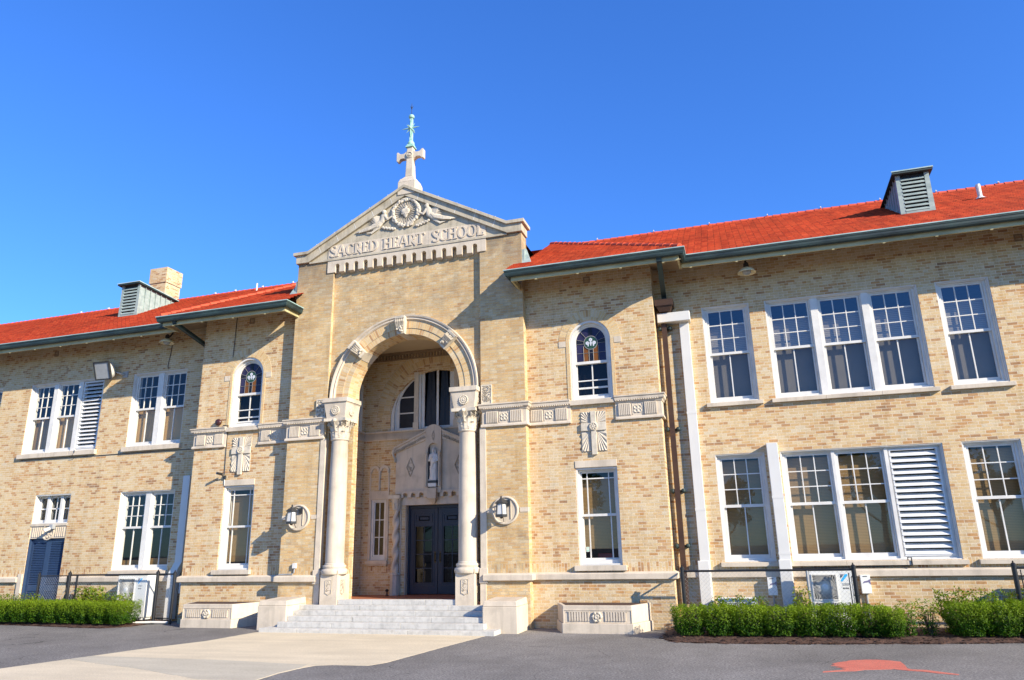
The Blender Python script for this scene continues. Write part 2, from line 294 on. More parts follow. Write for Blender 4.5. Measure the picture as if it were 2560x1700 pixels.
class MB:
    def __init__(s): s.v = []; s.f = []; s.uv = []; s.has_uv = False
    def quad(s, *p, uv=None):
        i = len(s.v); s.v += [tuple(q) for q in p]; s.f.append(tuple(range(i, i+len(p)))); s.uv.append(uv)
        if uv: s.has_uv = True
        return s
    def raw(s, vs, fs):
        i = len(s.v); s.v += [tuple(q) for q in vs]
        for f in fs: s.f.append(tuple(i+k for k in f)); s.uv.append(None)
        return s
    def box(s, x0, x1, y0, y1, z0, z1):
        if x0 > x1: x0, x1 = x1, x0
        if y0 > y1: y0, y1 = y1, y0
        if z0 > z1: z0, z1 = z1, z0
        return s.raw([(x0,y0,z0),(x1,y0,z0),(x1,y1,z0),(x0,y1,z0),(x0,y0,z1),(x1,y0,z1),(x1,y1,z1),(x0,y1,z1)],
              [(0,3,2,1),(4,5,6,7),(0,1,5,4),(1,2,6,5),(2,3,7,6),(3,0,4,7)])
    def hexa(s, b, t):      # bottom and top quads
        return s.raw(list(b)+list(t), [(3,2,1,0),(4,5,6,7),(0,1,5,4),(1,2,6,5),(2,3,7,6),(3,0,4,7)])
    def prism(s, poly, y0, y1, holes=(), caps=(True, True)):
        """polygon in the xz plane (any order), extruded from y0 (front) to y1"""
        loops = [poly] + list(holes)
        tri = tessellate_polygon([[Vector((p[0], p[1], 0)) for p in l] for l in loops])
        flat = [p for l in loops for p in l]; n = len(flat)
        fs = []
        for t in tri:
            a, b, c = (flat[i] for i in t)
            ccw = (b[0]-a[0])*(c[1]-a[1]) - (b[1]-a[1])*(c[0]-a[0]) > 0
            t = tuple(t) if ccw else tuple(reversed(t))
            if caps[0]: fs.append(t)
            if caps[1]: fs.append(tuple(i+n for i in reversed(t)))
        k = 0
        for li, l in enumerate(loops):
            area = sum(l[i][0]*l[(i+1) % len(l)][1]-l[(i+1) % len(l)][0]*l[i][1] for i in range(len(l)))
            fw = (area > 0) == (li == 0)
            for i in range(len(l)):
                a, b = k+i, k+(i+1) % len(l)
                fs.append((b, a, a+n, b+n) if fw else (a, b, b+n, a+n))
            k += len(l)
        return s.raw([(p[0], y0, p[1]) for p in flat] + [(p[0], y1, p[1]) for p in flat], fs)
    def face(s, poly, y, holes=()):
        return s.prism_face(poly, y, holes)
    def prism_face(s, poly, y, holes=()):
        loops = [poly] + list(holes); tri = tessellate_polygon([[Vector((p[0], p[1], 0)) for p in l] for l in loops]); flat = [p for l in loops for p in l]; fs = []
        for t in tri:
            a, b, c = (flat[i] for i in t)
            ccw = (b[0]-a[0])*(c[1]-a[1]) - (b[1]-a[1])*(c[0]-a[0]) > 0
            fs.append(tuple(t) if ccw else tuple(reversed(t)))
        return s.raw([(p[0], y, p[1]) for p in flat], fs)
    def poly_h(s, poly, z0, z1):
        """polygon in the xy plane extruded up"""
        area = sum(poly[i][0]*poly[(i+1) % len(poly)][1]-poly[(i+1) % len(poly)][0]*poly[i][1] for i in range(len(poly)))
        if area < 0: poly = list(reversed(poly))
        n = len(poly); tri = tessellate_polygon([[Vector((p[0], p[1], 0)) for p in poly]]); fs = []
        for t in tri:
            a, b, c = (poly[i] for i in t)
            ccw = (b[0]-a[0])*(c[1]-a[1]) - (b[1]-a[1])*(c[0]-a[0]) > 0
            t = tuple(t) if ccw else tuple(reversed(t))
            fs.append(tuple(i+n for i in t)); fs.append(tuple(reversed(t)))
        for i in range(n): fs.append((i, (i+1) % n, (i+1) % n+n, i+n))
        return s.raw([(p[0], p[1], z0) for p in poly]+[(p[0], p[1], z1) for p in poly], fs)
    def lathe(s, prof, c, seg=24, axis='z', cap=True):
        """prof: (radius, height)"""
        vs = []
        for r, h in prof:
            for i in range(seg):
                a = 2*pi*i/seg
                if axis == 'z': vs.append((c[0]+r*cos(a), c[1]+r*sin(a), c[2]+h))
                elif axis == 'y': vs.append((c[0]+r*cos(a), c[1]-h, c[2]+r*sin(a)))
                else: vs.append((c[0]+h, c[1]+r*cos(a), c[2]+r*sin(a)))
        fs = []
        for j in range(len(prof)-1):
            for i in range(seg):
                a, b = j*seg+i, j*seg+(i+1) % seg
                fs.append((a, b, b+seg, a+seg))
        if cap:
            fs.append(tuple(reversed(range(seg)))); fs.append(tuple(range((len(prof)-1)*seg, len(prof)*seg)))
        return s.raw(vs, fs)
    def tube(s, pts, r, seg=8, cap=True):
        pts = [Vector(p) for p in pts]; n = len(pts); rings = []
        for i, p in enumerate(pts):
            d = (pts[min(i+1, n-1)] - pts[max(i-1, 0)]).normalized()
            a = Vector((0, 0, 1)) if abs(d.z) < 0.9 else Vector((1, 0, 0))
            x = d.cross(a).normalized(); y = d.cross(x)
            rr = r[i] if isinstance(r, (list, tuple)) else r
            rings.append([p + rr*(x*cos(2*pi*k/seg+pi/seg) + y*sin(2*pi*k/seg+pi/seg)) for k in range(seg)])
        fs = []
        for j in range(n-1):
            for k in range(seg):
                a, b = j*seg+k, j*seg+(k+1) % seg
                fs.append((a, a+seg, b+seg, b))
        if cap: fs.append(tuple(range(seg))); fs.append(tuple(reversed(range((n-1)*seg, n*seg))))
        return s.raw([v for rg in rings for v in rg], fs)
    def ell(s, c, r, rot=None, seg=14, rings=9):
        vs = []; fs = []; c = Vector(c)
        for j in range(rings+1):
            t = pi*j/rings
            for i in range(seg):
                a = 2*pi*i/seg; q = Vector((r[0]*sin(t)*cos(a), r[1]*sin(t)*sin(a), -r[2]*cos(t)))
                if rot: q = rot @ q
                vs.append(c+q)
        for j in range(rings):
            for i in range(seg):
                a, b = j*seg+i, j*seg+(i+1) % seg
                if j == 0: fs.append((a, b+seg, a+seg))
                elif j == rings-1: fs.append((a, b, a+seg))
                else: fs.append((a, b, b+seg, a+seg))
        return s.raw(vs, fs)
    def sweep(s, path, prof, cap=True):
        """plan path (x,y) with outward side to the right of travel; prof: (out, z) from top round to bottom"""
        P = [Vector((p[0], p[1])) for p in path]; n = len(P); rings = []
        def nrm(i): d = (P[i+1]-P[i]).normalized(); return Vector((d.y, -d.x))
        for i in range(n):
            if i == 0: o = nrm(0)
            elif i == n-1: o = nrm(n-2)
            else:
                a, b = nrm(i-1), nrm(i); o = (a+b)/(1+a.dot(b))
            rings.append([(P[i].x+o.x*q[0], P[i].y+o.y*q[0], q[1]) for q in prof])
        m = len(prof); fs = []
        for j in range(n-1):
            for k in range(m):
                a, b = j*m+k, j*m+(k+1) % m
                fs.append((a, b, b+m, a+m))
        if cap: fs.append(tuple(reversed(range(m)))); fs.append(tuple(range((n-1)*m, n*m)))
        return s.raw([v for rg in rings for v in rg], fs)
    def ring(s, cx, cz, r0, r1, y0, y1, a0=0.0, a1=pi, n=48, uv=False):
        """arch ring in the xz plane with radial uv"""
        for i in range(n):
            t0 = a0+(a1-a0)*i/n; t1 = a0+(a1-a0)*(i+1)/n
            def p(r, t, y): return (cx+r*cos(t), y, cz+r*sin(t))
            rm = (r0+r1)/2; u0, u1 = t0*rm, t1*rm
            s.quad(p(r0,t0,y0), p(r1,t0,y0), p(r1,t1,y0), p(r0,t1,y0), uv=[(u0,0),(u0,r1-r0),(u1,r1-r0),(u1,0)])
            s.quad(p(r1,t0,y0), p(r1,t0,y1), p(r1,t1,y1), p(r1,t1,y0), uv=[(u0,0),(u0,y1-y0),(u1,y1-y0),(u1,0)])
            s.quad(p(r0,t0,y1), p(r0,t0,y0), p(r0,t1,y0), p(r0,t1,y1), uv=[(u0,y1-y0),(u0,0),(u1,0),(u1,y1-y0)])
        for t, fl in ((a0, 0), (a1, 1)):
            q = [(cx+r0*cos(t), y0, cz+r0*sin(t)), (cx+r1*cos(t), y0, cz+r1*sin(t)), (cx+r1*cos(t), y1, cz+r1*sin(t)), (cx+r0*cos(t), y1, cz+r0*sin(t))]
            s.quad(*(q if fl else reversed(q)), uv=[(0,0),(.2,0),(.2,.1),(0,.1)])
        return s
    def build(s, name, mat, parent=None, smooth=False, bevel=0.0, loc=None):
        me = bpy.data.meshes.new(name); me.from_pydata(s.v, [], s.f)
        if s.has_uv:
            l = me.uv_layers.new(name='UVMap')
            for p, u in zip(me.polygons, s.uv):
                if u:
                    for li, q in zip(p.loop_indices, u): l.data[li].uv = q
        me.materials.append(M[mat] if isinstance(mat, str) else mat)
        if smooth: me.polygons.foreach_set('use_smooth', [True]*len(me.polygons))
        o = bpy.data.objects.new(name, me); COL.objects.link(o)
        if parent is not None:
            off = wloc(parent); o.parent = parent
        else:
            off = Vector(loc) if loc else Vector((0, 0, 0)); o.location = off
        if off.length > 0:
            for vtx in me.vertices: vtx.co -= off
        me.update()
        if bevel:
            b = o.modifiers.new('bevel', 'BEVEL'); b.width = bevel; b.segments = 2; b.limit_method = 'ANGLE'; b.angle_limit = radians(40)
        return o
def remesh(o, vox, smooth=3):
    r = o.modifiers.new('remesh', 'REMESH'); r.mode = 'VOXEL'; r.voxel_size = vox; r.use_smooth_shade = True
    if smooth: m = o.modifiers.new('smooth', 'SMOOTH'); m.factor = 0.5; m.iterations = smooth
    return o
def arc(cx, cz, r, a0, a1, n): return [(cx+r*cos(a0+(a1-a0)*i/n), cz+r*sin(a0+(a1-a0)*i/n)) for i in range(n+1)]
def rect(x0, x1, z0, z1): return [(x0, z0), (x1, z0), (x1, z1), (x0, z1)]
def arch_shape(cx, hw, z0, zs, r=None, n=24):
    r = r or hw; a = math.asin(min(1, hw/r)); zc = zs - r*cos(a)
    return [(cx-hw, z0), (cx+hw, z0)] + arc(cx, zc, r, pi/2-a, pi/2+a, n)

# ================================================================== the setting: ground
g = MB()
g.quad((-250,-250,0),(250,-250,0),(250,300,0),(-250,300,0)); tag(g.build('asphalt_ground','asphalt'), kind='structure')
path = [(-2.95,-0.87),(-3.06,-2.94),(-3.5,-4.07),(-3.72,-5.05),(-4.12,-6.67),(-4.7,-9.0),(-5.6,-13.5),(-6.5,-20),(0.2,-20),(0.75,-13.5),(1.0,-9.0),(1.09,-6.81),(1.05,-6.25),(1.12,-5.75),(1.22,-5.46),(1.45,-5.37),(2.1,-5.33),(2.26,-5.0),(2.32,-4.57),(2.48,-3.1),(2.74,-1.16),(2.8,-0.87)]
def sheet(name, poly, z, mat, th=0.03):
    jag = []
    for i, p in enumerate(poly):
        q = poly[(i+1) % len(poly)]; L = sqrt((q[0]-p[0])**2+(q[1]-p[1])**2); n = max(1, int(L/0.09))
        for k in range(n):
            t = k/n; d = U(-.008, .008); jag.append((p[0]+(q[0]-p[0])*t+d, p[1]+(q[1]-p[1])*t+d))
    return tag(MB().poly_h(jag, z-th, z).build(name, mat), kind='structure')
sheet('concrete_path', path, 0.003, 'concrete')
sheet('concrete_path_patch', [(-3.70,-5.22),(-2.2,-5.20),(-.87,-5.22),(1.05,-5.42),(1.12,-5.75),(1.04,-6.25),(1.08,-6.9),(0.15,-6.95),(-.8,-6.6),(-1.71,-6.25),(-2.7,-5.98),(-3.82,-5.62)], 0.006, 'concrete2')
red = [(9.22,-4.14),(9.30,-4.02),(9.26,-3.95),(9.37,-3.78),(9.50,-3.66),(9.57,-3.55),(9.80,-3.45),(9.98,-3.42),(10.15,-3.47),(10.28,-3.56),(10.28,-3.9),(10.26,-4.2),(10.30,-4.28),(10.48,-4.30),(10.62,-4.42),(10.83,-4.60),(10.80,-4.66),(10.55,-4.56),(10.40,-4.44),(10.23,-4.40),(10.05,-4.30),(9.83,-4.37),(9.66,-4.42),(9.51,-4.56),(9.30,-4.62),(9.06,-4.74),(9.08,-4.66),(9.24,-4.56),(9.40,-4.44),(9.34,-4.36),(9.42,-4.30),(9.28,-4.26),(9.36,-4.18)]
tag(MB().poly_h(red, 0.0, 0.004).build('paint_mark', 'red'), 'splash of red spray paint on the grey asphalt', 'paint mark')

def mulch_bed(poly, h, seed):
    random.seed(seed); m = MB()
    xs = [p[0] for p in poly]; ys = [p[1] for p in poly]
    x0, x1 = min(xs), max(xs)
    def yf(x):      # front edge interpolated
        fr = poly
        for a, b in zip(fr, fr[1:]):
            if a[0] <= x <= b[0]: return a[1]+(b[1]-a[1])*(x-a[0])/(b[0]-a[0])
        return fr[-1][1]
    nx = int((x1-x0)/0.12); ny = 14; back = 0.79; gv = []
    for i in range(nx+1):
        x = x0+(x1-x0)*i/nx; y0 = yf(x)+U(-.03, .03)
        for j in range(ny+1):
            t = j/ny; y = y0+(back-y0)*t; e = min(1, t*5)*min(1, i/3, (nx-i)/3)
            gv.append((x, y, -0.01+h*(1-(1-e)**2)+U(-.012, .012)))
    fs = []
    for i in range(nx):
        for j in range(ny):
            a = i*(ny+1)+j; fs.append((a, a+ny+1, a+ny+2, a+1))
    m.raw(gv, fs)
    for k in range(5200):      # bark chips
        i = random.randrange(nx); j = min(ny-1, int(random.random()**1.8*ny*0.8)); a = gv[i*(ny+1)+j]; b = gv[(i+1)*(ny+1)+j+1]
        c = Vector((U(a[0], b[0]), U(a[1], b[1]), (a[2]+b[2])/2+U(0.0, .014)))
        rt = Matrix.Rotation(U(0, 6.28), 3, 'Z') @ Matrix.Rotation(U(-.6, .6), 3, 'X'); l, wd = U(.012, .04), U(.004, .012)
        m.quad(*[c + rt @ Vector(q) for q in ((-l,-wd,0),(l,-wd,0),(l,wd,0),(-l,wd,0))])
    return tag(m.build('mulch_bed', 'mulch'), kind='stuff')
tag(mulch_bed([(-17.5,-0.5),(-11.73,-0.66),(-10.33,-0.80),(-8.6,-1.02),(-7.78,-1.07),(-7.45,-0.72),(-7.3,-0.45)], 0.07, 1), 'dark brown bark mulch under the hedge by the blue louvred doors', 'mulch')
tag(mulch_bed([(6.35,-1.25),(6.68,-1.82),(7.64,-1.90),(8.71,-1.81),(10.0,-1.63),(11.8,-1.30),(12.7,-1.10),(16.5,-0.4)], 0.07, 2), 'dark brown bark mulch under the long hedge in front of the condenser with the round fan grilles', 'mulch')

# ================================================================== the school
S = empty('school_building', (0, 0, 0), 'two storey buff brick school with red tiled roofs, arched entrance and carved stone gable', 'school')
WY, FY = 0.80, 0.25                # wing plane and side bay plane
ZU0, ZU1, ZL0, ZL1 = 5.00, 7.40, 1.38, 3.78
Rup = [(7.72, 8.83), (9.19, 12.50), (12.87, 13.94), (15.6, 16.7)]
Rlo = [(7.70, 8.80), (9.13, 12.44), (12.80, 13.90), (15.6, 16.7)]
ZM0, ZM1 = 4.97, 7.27              # the other wing as measured
Lup = [(-13.86, -10.82), (-9.66, -7.63), (-17.2, -15.12)]
wallT = 0.34
def holes_for(lst, z0, z1): return [rect(a, b, z0, z1) for a, b in lst]
m = MB(); m.prism(rect(6.6, 27, -.2, 8.78), WY, WY+wallT, holes_for(Rup, ZU0, ZU1)+holes_for(Rlo, ZL0, ZL1)); m.build('wing_wall', 'brick', S)
m = MB(); m.prism([(-27,-.2),(-12.95,-.2),(-12.95,3.65),(-11.52,3.65),(-11.52,-.2),(-6.6,-.2),(-6.6,8.78),(-27,8.78)], WY, WY+wallT, holes_for(Lup, ZM0, ZM1)+[rect(-9.62, -7.62, 1.36, 3.62)]); m.build('wing_wall', 'brick', S)
for sg in (-1, 1):
    m = MB(); a, b = sorted((sg*3.36, sg*6.6)); cx = sg*4.985
    m.prism(rect(a, b, -.2, 8.85), FY, FY+wallT, [arch_shape(cx, .515, 5.2, 6.71), rect(cx-.50, cx+.50, 1.36, 3.58)])
    m.box(sg*6.6, sg*(6.6-wallT), FY+wallT, WY+.05, -.2, 8.85)
    m.build('side_bay_wall', 'brick', S)
# entrance bay: two piers, recessed arch panel, parapet
m = MB()
for sg in (-1, 1):
    m.box(sg*2.2, sg*3.36, 0, .45, -.2, 9.76)
m.box(-3.36, 3.36, .42, .47, 9.0, 9.76)
hole = [(-2.15, .0), (2.15, .0), (2.15, 5.45), (2.04, 5.45)] + arc(0, 5.74, 2.04, 0, pi, 40) + [(-2.04, 5.45), (-2.15, 5.45)]
m.prism([(-2.2, .0), (-2.15, .0), (-2.15, 5.45), (-2.04, 5.45)] + list(reversed(arc(0, 5.74, 2.04, 0, pi, 40))) + [(2.04, 5.45), (2.15, 5.45), (2.15, .0), (2.2, .0), (2.2, 9.72), (-2.2, 9.72)], .10, .40)
for sg in (-1, 1):               # jamb behind each column
    m.box(sg*1.6, sg*2.35, .42, .60, .3, 5.70)
m.build('entrance_bay_wall', 'brick_c', S)
# arch
m = MB(); m.ring(0, 5.74, 1.76, 1.985, .045, .42, n=56); m.build('arch_ring', 'archb', S)
m = MB(); m.ring(0, 5.74, 1.60, 1.757, .06, .62, n=56); m.build('arch_soffit', 'soffb', S)
m = MB()
for i in range(60):
    t0, t1 = pi*i/60, pi*(i+1)/60
    prof = [(1.985, .10), (1.985, .03), (2.01, .0), (2.05, .015), (2.075, -.02), (2.115, -.03), (2.125, .10)]
    for k in range(len(prof)-1):
        (ra, ya), (rb, yb) = prof[k], prof[k+1]
        m.quad((ra*cos(t0), ya, 5.74+ra*sin(t0)), (rb*cos(t0), yb, 5.74+rb*sin(t0)), (rb*cos(t1), yb, 5.74+rb*sin(t1)), (ra*cos(t1), ya, 5.74+ra*sin(t1)))
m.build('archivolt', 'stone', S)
def keystone(ang):
    k = MB(); rt = Matrix.Rotation(-(ang-pi/2), 3, 'Y')
    def P(x, y, z): q = rt @ Vector((x, y, z)); return (q.x, q.y, q.z+5.74)
    k.hexa([P(-.10,-.06,1.59),P(.10,-.06,1.59),P(.10,.40,1.59),P(-.10,.40,1.59)], [P(-.135,-.11,2.0),P(.135,-.11,2.0),P(.135,.1,2.0),P(-.135,.1,2.0)])
    k.hexa([P(-.13,-.14,2.0),P(.13,-.14,2.0),P(.13,.1,2.0),P(-.13,.1,2.0)], [P(-.14,-.15,2.06),P(.14,-.15,2.06),P(.14,.1,2.06),P(-.14,.1,2.06)])
    random.seed(int(ang*100))
    for i in range(5):           # carved leaves
        x = -.09+.045*i
        k.tube([P(x*.8,-.07,1.66), P(x*1.0,-.12,1.78), P(x*1.15,-.155,1.9), P(x*1.3,-.12,1.98)], [.018,.026,.03,.018], 6)
    for i in range(16): k.ell(P(U(-.09,.09), U(-.13,-.10), U(1.64,1.97)), (.03,.03,.03), None, 7, 5)
    return k.build('keystone', 'stone_c', S, smooth=False)
for a in (pi/2+.02, pi*0.755, pi*0.245): keystone(a)
for a in (pi*0.755, pi*0.245, pi/2):        # plain stone blocks in the soffit behind the keystones
    m = MB(); m.ring(0, 5.74, 1.592, 1.62, .062, .615, a-.085, a+.085, 4); m.build('soffit_block', 'stone', S)

# water table, stepping round every corner
WT = [(0, 1.225), (.075, 1.195), (.09, 1.18), (.09, 1.06), (.02, 1.045), (0, 1.04)]
def wt_paths():
    return [[(-27,WY),(-13.12,WY)], [(-11.42,WY),(-6.6,WY),(-6.6,FY),(-3.36,FY),(-3.36,0),(-2.24,0)], [(2.24,0),(3.36,0),(3.36,FY),(6.6,FY),(6.6,WY),(27,WY)]]
for p in wt_paths(): MB().sweep(p, WT).build('water_table', 'stone', S, bevel=.006)

# ---- frieze: six carved lengths
def frieze(path, x0, x1, y, ends):
    f = MB()
    body = [(0, 5.22), (.03, 5.22), (.03, 4.66), (0, 4.66)]
    f.sweep(path, body)
    f.sweep(path, [(.03, 5.235), (.125, 5.235), (.125, 5.205), (.105, 5.185), (.10, 5.13), (.06, 5.095), (.045, 5.06), (.03, 5.06)])
    f.sweep(path, [(.03, 4.735), (.05, 4.735), (.062, 4.70), (.062, 4.665), (.03, 4.655)])
    o = f.build('frieze', 'stone', S, bevel=.003)
    r = MB(); yy = y-.03; w_ = x1-x0; c = (x0+x1)/2
    za, zb = 4.765, 5.03
    def ribs(a, b):
        n = 6; st = (b-a)/n
        for i in range(n+1): r.box(a+st*i-.015, a+st*i+.015, yy-.034, yy, za, zb)
        r.box(a-.016, b+.016, yy-.022, yy, zb, zb+.02); r.box(a-.016, b+.016, yy-.022, yy, za-.02, za)
    rw = .13
    ribs(x0+.10, c-rw-.05); ribs(c+rw+.05, x1-.10)
    for i in range(int(w_/.055)): r.ell((x0+.03+i*.055, y-.095, 5.115), (.02,.014,.016), None, 6, 4)   # bead row
    r.build('flutes', 'stone', o)
    q = MB(); q.box(c-rw, c-rw+.02, yy-.012, yy, za, zb); q.box(c+rw-.02, c+rw, yy-.012, yy, za, zb)
    for k in range(4):
        a = pi/4+k*pi/2; cx, cz = c+.062*cos(a), (za+zb)/2+.062*sin(a)
        q.lathe([(.052,0),(.050,.012),(.040,.022),(.026,.012),(.01,.008)], (cx, yy, cz), 12, 'y')
    q.lathe([(.02,0),(.02,.016),(.008,.02)], (c, yy, (za+zb)/2), 8, 'y')
    q.build('rosette', 'stone_c', o)
frieze([(-6.6,WY-.02),(-6.6,FY),(-5.53,FY)], -6.6, -5.53, FY, 0)
frieze([(-4.44,FY),(-3.36,FY)], -4.44, -3.36, FY, 0)
frieze([(-3.36,FY),(-3.36,0),(-2.27,0),(-2.27,.2)], -3.36, -2.27, 0, 0)
frieze([(2.27,.2),(2.27,0),(3.36,0),(3.36,FY)], 2.27, 3.36, 0, 0)
frieze([(3.36,FY),(4.44,FY)], 3.36, 4.44, FY, 0)
frieze([(5.53,FY),(6.6,FY),(6.6,WY-.02)], 5.53, 6.6, FY, 0)
# stone strip edging each pier below the frieze
for sg in (-1, 1):
    m = MB(); m.box(sg*2.165, sg*2.325, -.022, .42, 1.22, 4.66); m.box(sg*2.15, sg*2.30, -.022, .42, .45, 1.04); m.box(sg*2.14, sg*2.34, -.045, .42, 1.0, 1.34)
    m.box(sg*2.16, sg*2.33, -.025, .42, 2.62, 2.63)
    m.build('jamb_stone', 'stone', S, bevel=.008)

# ---- carved foliage panel beside each impost
def scroll_carving(mb, x0, x1, y, z0, z1, n, seed):
    random.seed(seed)
    for i in range(n):
        cx, cz = U(x0+.03, x1-.03), U(z0+.03, z1-.03); r = U(.016, .035); a0 = U(0, 6.28); d = random.choice((-1, 1))
        pts = [(cx+r*(1-t*.14)*cos(a0+d*t*.8), y-.008-.004*(t % 2), cz+r*(1-t*.14)*sin(a0+d*t*.8)) for t in range(6)]
        mb.tube(pts, .0085, 5)
        if i % 3 == 0: mb.ell((cx, y-.01, cz), (.014,.014,.014), None, 6, 4)
for sg in (-1, 1):
    a, b = sorted((sg*2.22, sg*2.50)); m = MB()
    m.box(a, b, -.03, .05, 5.235, 5.735); m.box(a, a+.022, -.045, -.03, 5.235, 5.735); m.box(b-.022, b, -.045, -.03, 5.235, 5.735)
    m.box(a+.022, b-.022, -.045, -.03, 5.235, 5.26); m.box(a+.022, b-.022, -.045, -.03, 5.71, 5.735)
    scroll_carving(m, a+.01, b-.01, -.03, 5.25, 5.72, 46, 5+sg)
    m.build('carved_panel', 'stone_c', S)

# ---- entrance columns
def acanthus(mb, cx, cy, a, r0, z0, h, wd, curl):
    n, k = 6, 2; vs = []
    for i in range(n+1):
        t = i/n; z = z0+h*t*(1 - .12*max(0, t-.75)*4*.6); rad = r0+.02*t+curl*max(0, t-.45)**2*3.0; ww = wd*(1-.25*t)*(1-max(0, t-.7)*2.0)*(1+.18*((i % 2)*2-1))
        if i == n: z -= h*.10
        for j in (-1, 0, 1):
            rr = rad-abs(j)*.012+(.012 if j == 0 else 0)
            vs.append((cx+rr*cos(a)-j*ww*sin(a), cy+rr*sin(a)+j*ww*cos(a), z))
    fs = []
    for i in range(n):
        for j in range(2):
            q = i*3+j; fs.append((q, q+1, q+4, q+3))
    mb.raw(vs, fs)
def volute(mb, c, a, r):
    pts = []
    for i in range(15):
        t = i/14; ang = -pi/2+t*pi*2.6; rr = r*(1-.75*t); pts.append((c[0]+rr*cos(ang)*cos(a), c[1]+rr*cos(ang)*sin(a), c[2]+rr*sin(ang)))
    mb.tube(pts, [r*.32*(1-.5*i/14) for i in range(15)], 6)
def column(cx, cy):
    sh = MB(); sh.lathe([(.252,1.45),(.252,1.48),(.237,1.50),(.236,2.5),(.230,3.6),(.215,4.58),(.232,4.59),(.243,4.605),(.243,4.635),(.225,4.645)], (cx, cy, 0), 40)
    o = sh.build('column', 'stone', S, smooth=True)
    md = o.modifiers.new('edges', 'EDGE_SPLIT'); md.split_angle = radians(35)
    b = MB(); b.lathe([(.315,1.225),(.325,1.25),(.335,1.30),(.325,1.345),(.285,1.365),(.28,1.385),(.29,1.40),(.295,1.425),(.285,1.45),(.25,1.452)], (cx, cy, 0), 40)
    bo = b.build('column_base', 'stone', o, smooth=True)
    for k in range(4):
        e = MB(); a = pi/4+k*pi/2; e.tube([(cx+.28*cos(a), cy+.28*sin(a), 1.36), (cx+.33*cos(a), cy+.33*sin(a), 1.31), (cx+.32*cos(a), cy+.32*sin(a), 1.22)], .018, 6); e.build('base_spur', 'stone', o)
    p = MB(); h = .24; p.box(cx-h, cx+h, cy-h, cy+h+.12, .50, 1.225)
    for sy in (0, 1):           # carved shield with scrolls on two faces
        if sy == 0:
            sp = arch_shape(cx, .085, .86, 1.05, .085, 10); p.prism([(x, z) for x, z in sp], cy-h-.008, cy-h)
    random.seed(int(cx*10)); carv = []
    for face in (0, 1):
        q = MB(); carv.append(q)
        def P(u, d, z): return (cx+u, cy-h-d, z) if face == 0 else (cx+h+d, cy+u, z)
        sz = .085
        for u0, z0, u1, z1 in ((-.085,.78,-.085,1.09),(.085,.78,.085,1.09),(-.085,1.09,.085,1.09),(-.085,.80,0,.75),(0,.75,.085,.80)):
            q.tube([P(u0,.008,z0), P(u1,.008,z1)], .008, 5)
        for i in range(10):
            u, z = U(-.06,.06), U(.80,1.05); r = U(.012,.026); a0 = U(0, 6)
            q.tube([P(u+r*cos(a0+t), .008, z+r*sin(a0+t)) for t in range(5)], .007, 5)
        for k in range(6): q.ell(P(.028*cos(k*1.047), .012, 1.045+.028*sin(k*1.047)), (.012,)*3, None, 6, 4)
    po = p.build('pedestal', 'stone', o, bevel=.006); [q.build('pedestal_carving', 'stone_c', o) for q in carv]
    c = MB(); c.lathe([(.225,4.63),(.222,4.70),(.225,4.85),(.25,4.98),(.30,5.07),(.31,5.09)], (cx, cy, 0), 24, cap=False)
    for k in range(8): acanthus(c, cx, cy, k*pi/4, .232, 4.64, .22, .085, .07)
    for k in range(8): acanthus(c, cx, cy, k*pi/4+pi/8, .236, 4.70, .31, .075, .085)
    for k in range(8): acanthus(c, cx, cy, k*pi/4, .245, 4.80, .25, .055, .10)
    for k in range(4):
        a = pi/4+k*pi/2
        for da in (-.16, .16): volute(c, (cx+.285*cos(a+da), cy+.285*sin(a+da), 5.03), a+da*2, .062)
    for k in range(4):
        a = k*pi/2; c.ell((cx+.33*cos(a), cy+.33*sin(a), 5.10), (.06,.06,.055), None, 8, 6); c.tube([(cx+.27*cos(a),cy+.27*sin(a),4.86),(cx+.31*cos(a),cy+.31*sin(a),5.0),(cx+.33*cos(a),cy+.33*sin(a),5.08)], .022, 6)
    ab = []
    for k in range(4):           # abacus with hollow sides
        a = pi/4+k*pi/2; a2 = a+pi/2
        pa = Vector((cos(a), sin(a)))*.455; pb = Vector((cos(a2), sin(a2)))*.455
        for t in range(6):
            q2 = pa.lerp(pb, t/6); q2 *= 1-.10*sin(pi*t/6)
            ab.append((cx+q2.x, cy+q2.y))
    c.poly_h(ab, 5.085, 5.165)
    c.build('capital', 'stone_c', o)
    i = MB()
    def sq(hx, yf, z): return [(cx-hx, cy-yf, z), (cx+hx, cy-yf, z), (cx+hx, cy+.40, z), (cx-hx, cy+.40, z)]
    i.hexa(sq(.275,.275,5.165), sq(.335,.325,5.56)); i.hexa(sq(.345,.335,5.56), sq(.345,.335,5.585)); i.hexa(sq(.37,.36,5.585), sq(.37,.36,5.70)); 
    io = i.build('impost_block', 'stone', o, bevel=.006)
    for face in (0, 1):
        d = MB()
        for r, n in ((.105, 16), (.062, 12)):
            for k in range(n):
                a = 2*pi*k/n
                if face == 0: d.ell((cx+r*cos(a), cy-.312, 5.37+r*sin(a)), (.02 if r > .08 else .017, .018, .02), None, 7, 5)
                else: d.ell((cx+.318, cy+r*cos(a), 5.37+r*sin(a)), (.018, .02, .02), None, 7, 5)
        if face == 0: d.lathe([(.125,-.02),(.125,.012),(.11,.018),(.10,.006),(.075,.006),(.05,.022),(.03,.02),(.02,.032),(.005,.034)], (cx, cy-.300, 5.37), 24, 'y')
        else: d.lathe([(.125,-.02),(.125,.012),(.11,.018),(.10,.006),(.05,.02),(.02,.03),(.005,.032)], (cx+.305, cy, 5.37), 24, 'x')
        d.build('impost_rosette', 'stone_c', o)
for sg in (-1, 1): column(sg*1.81, .10)

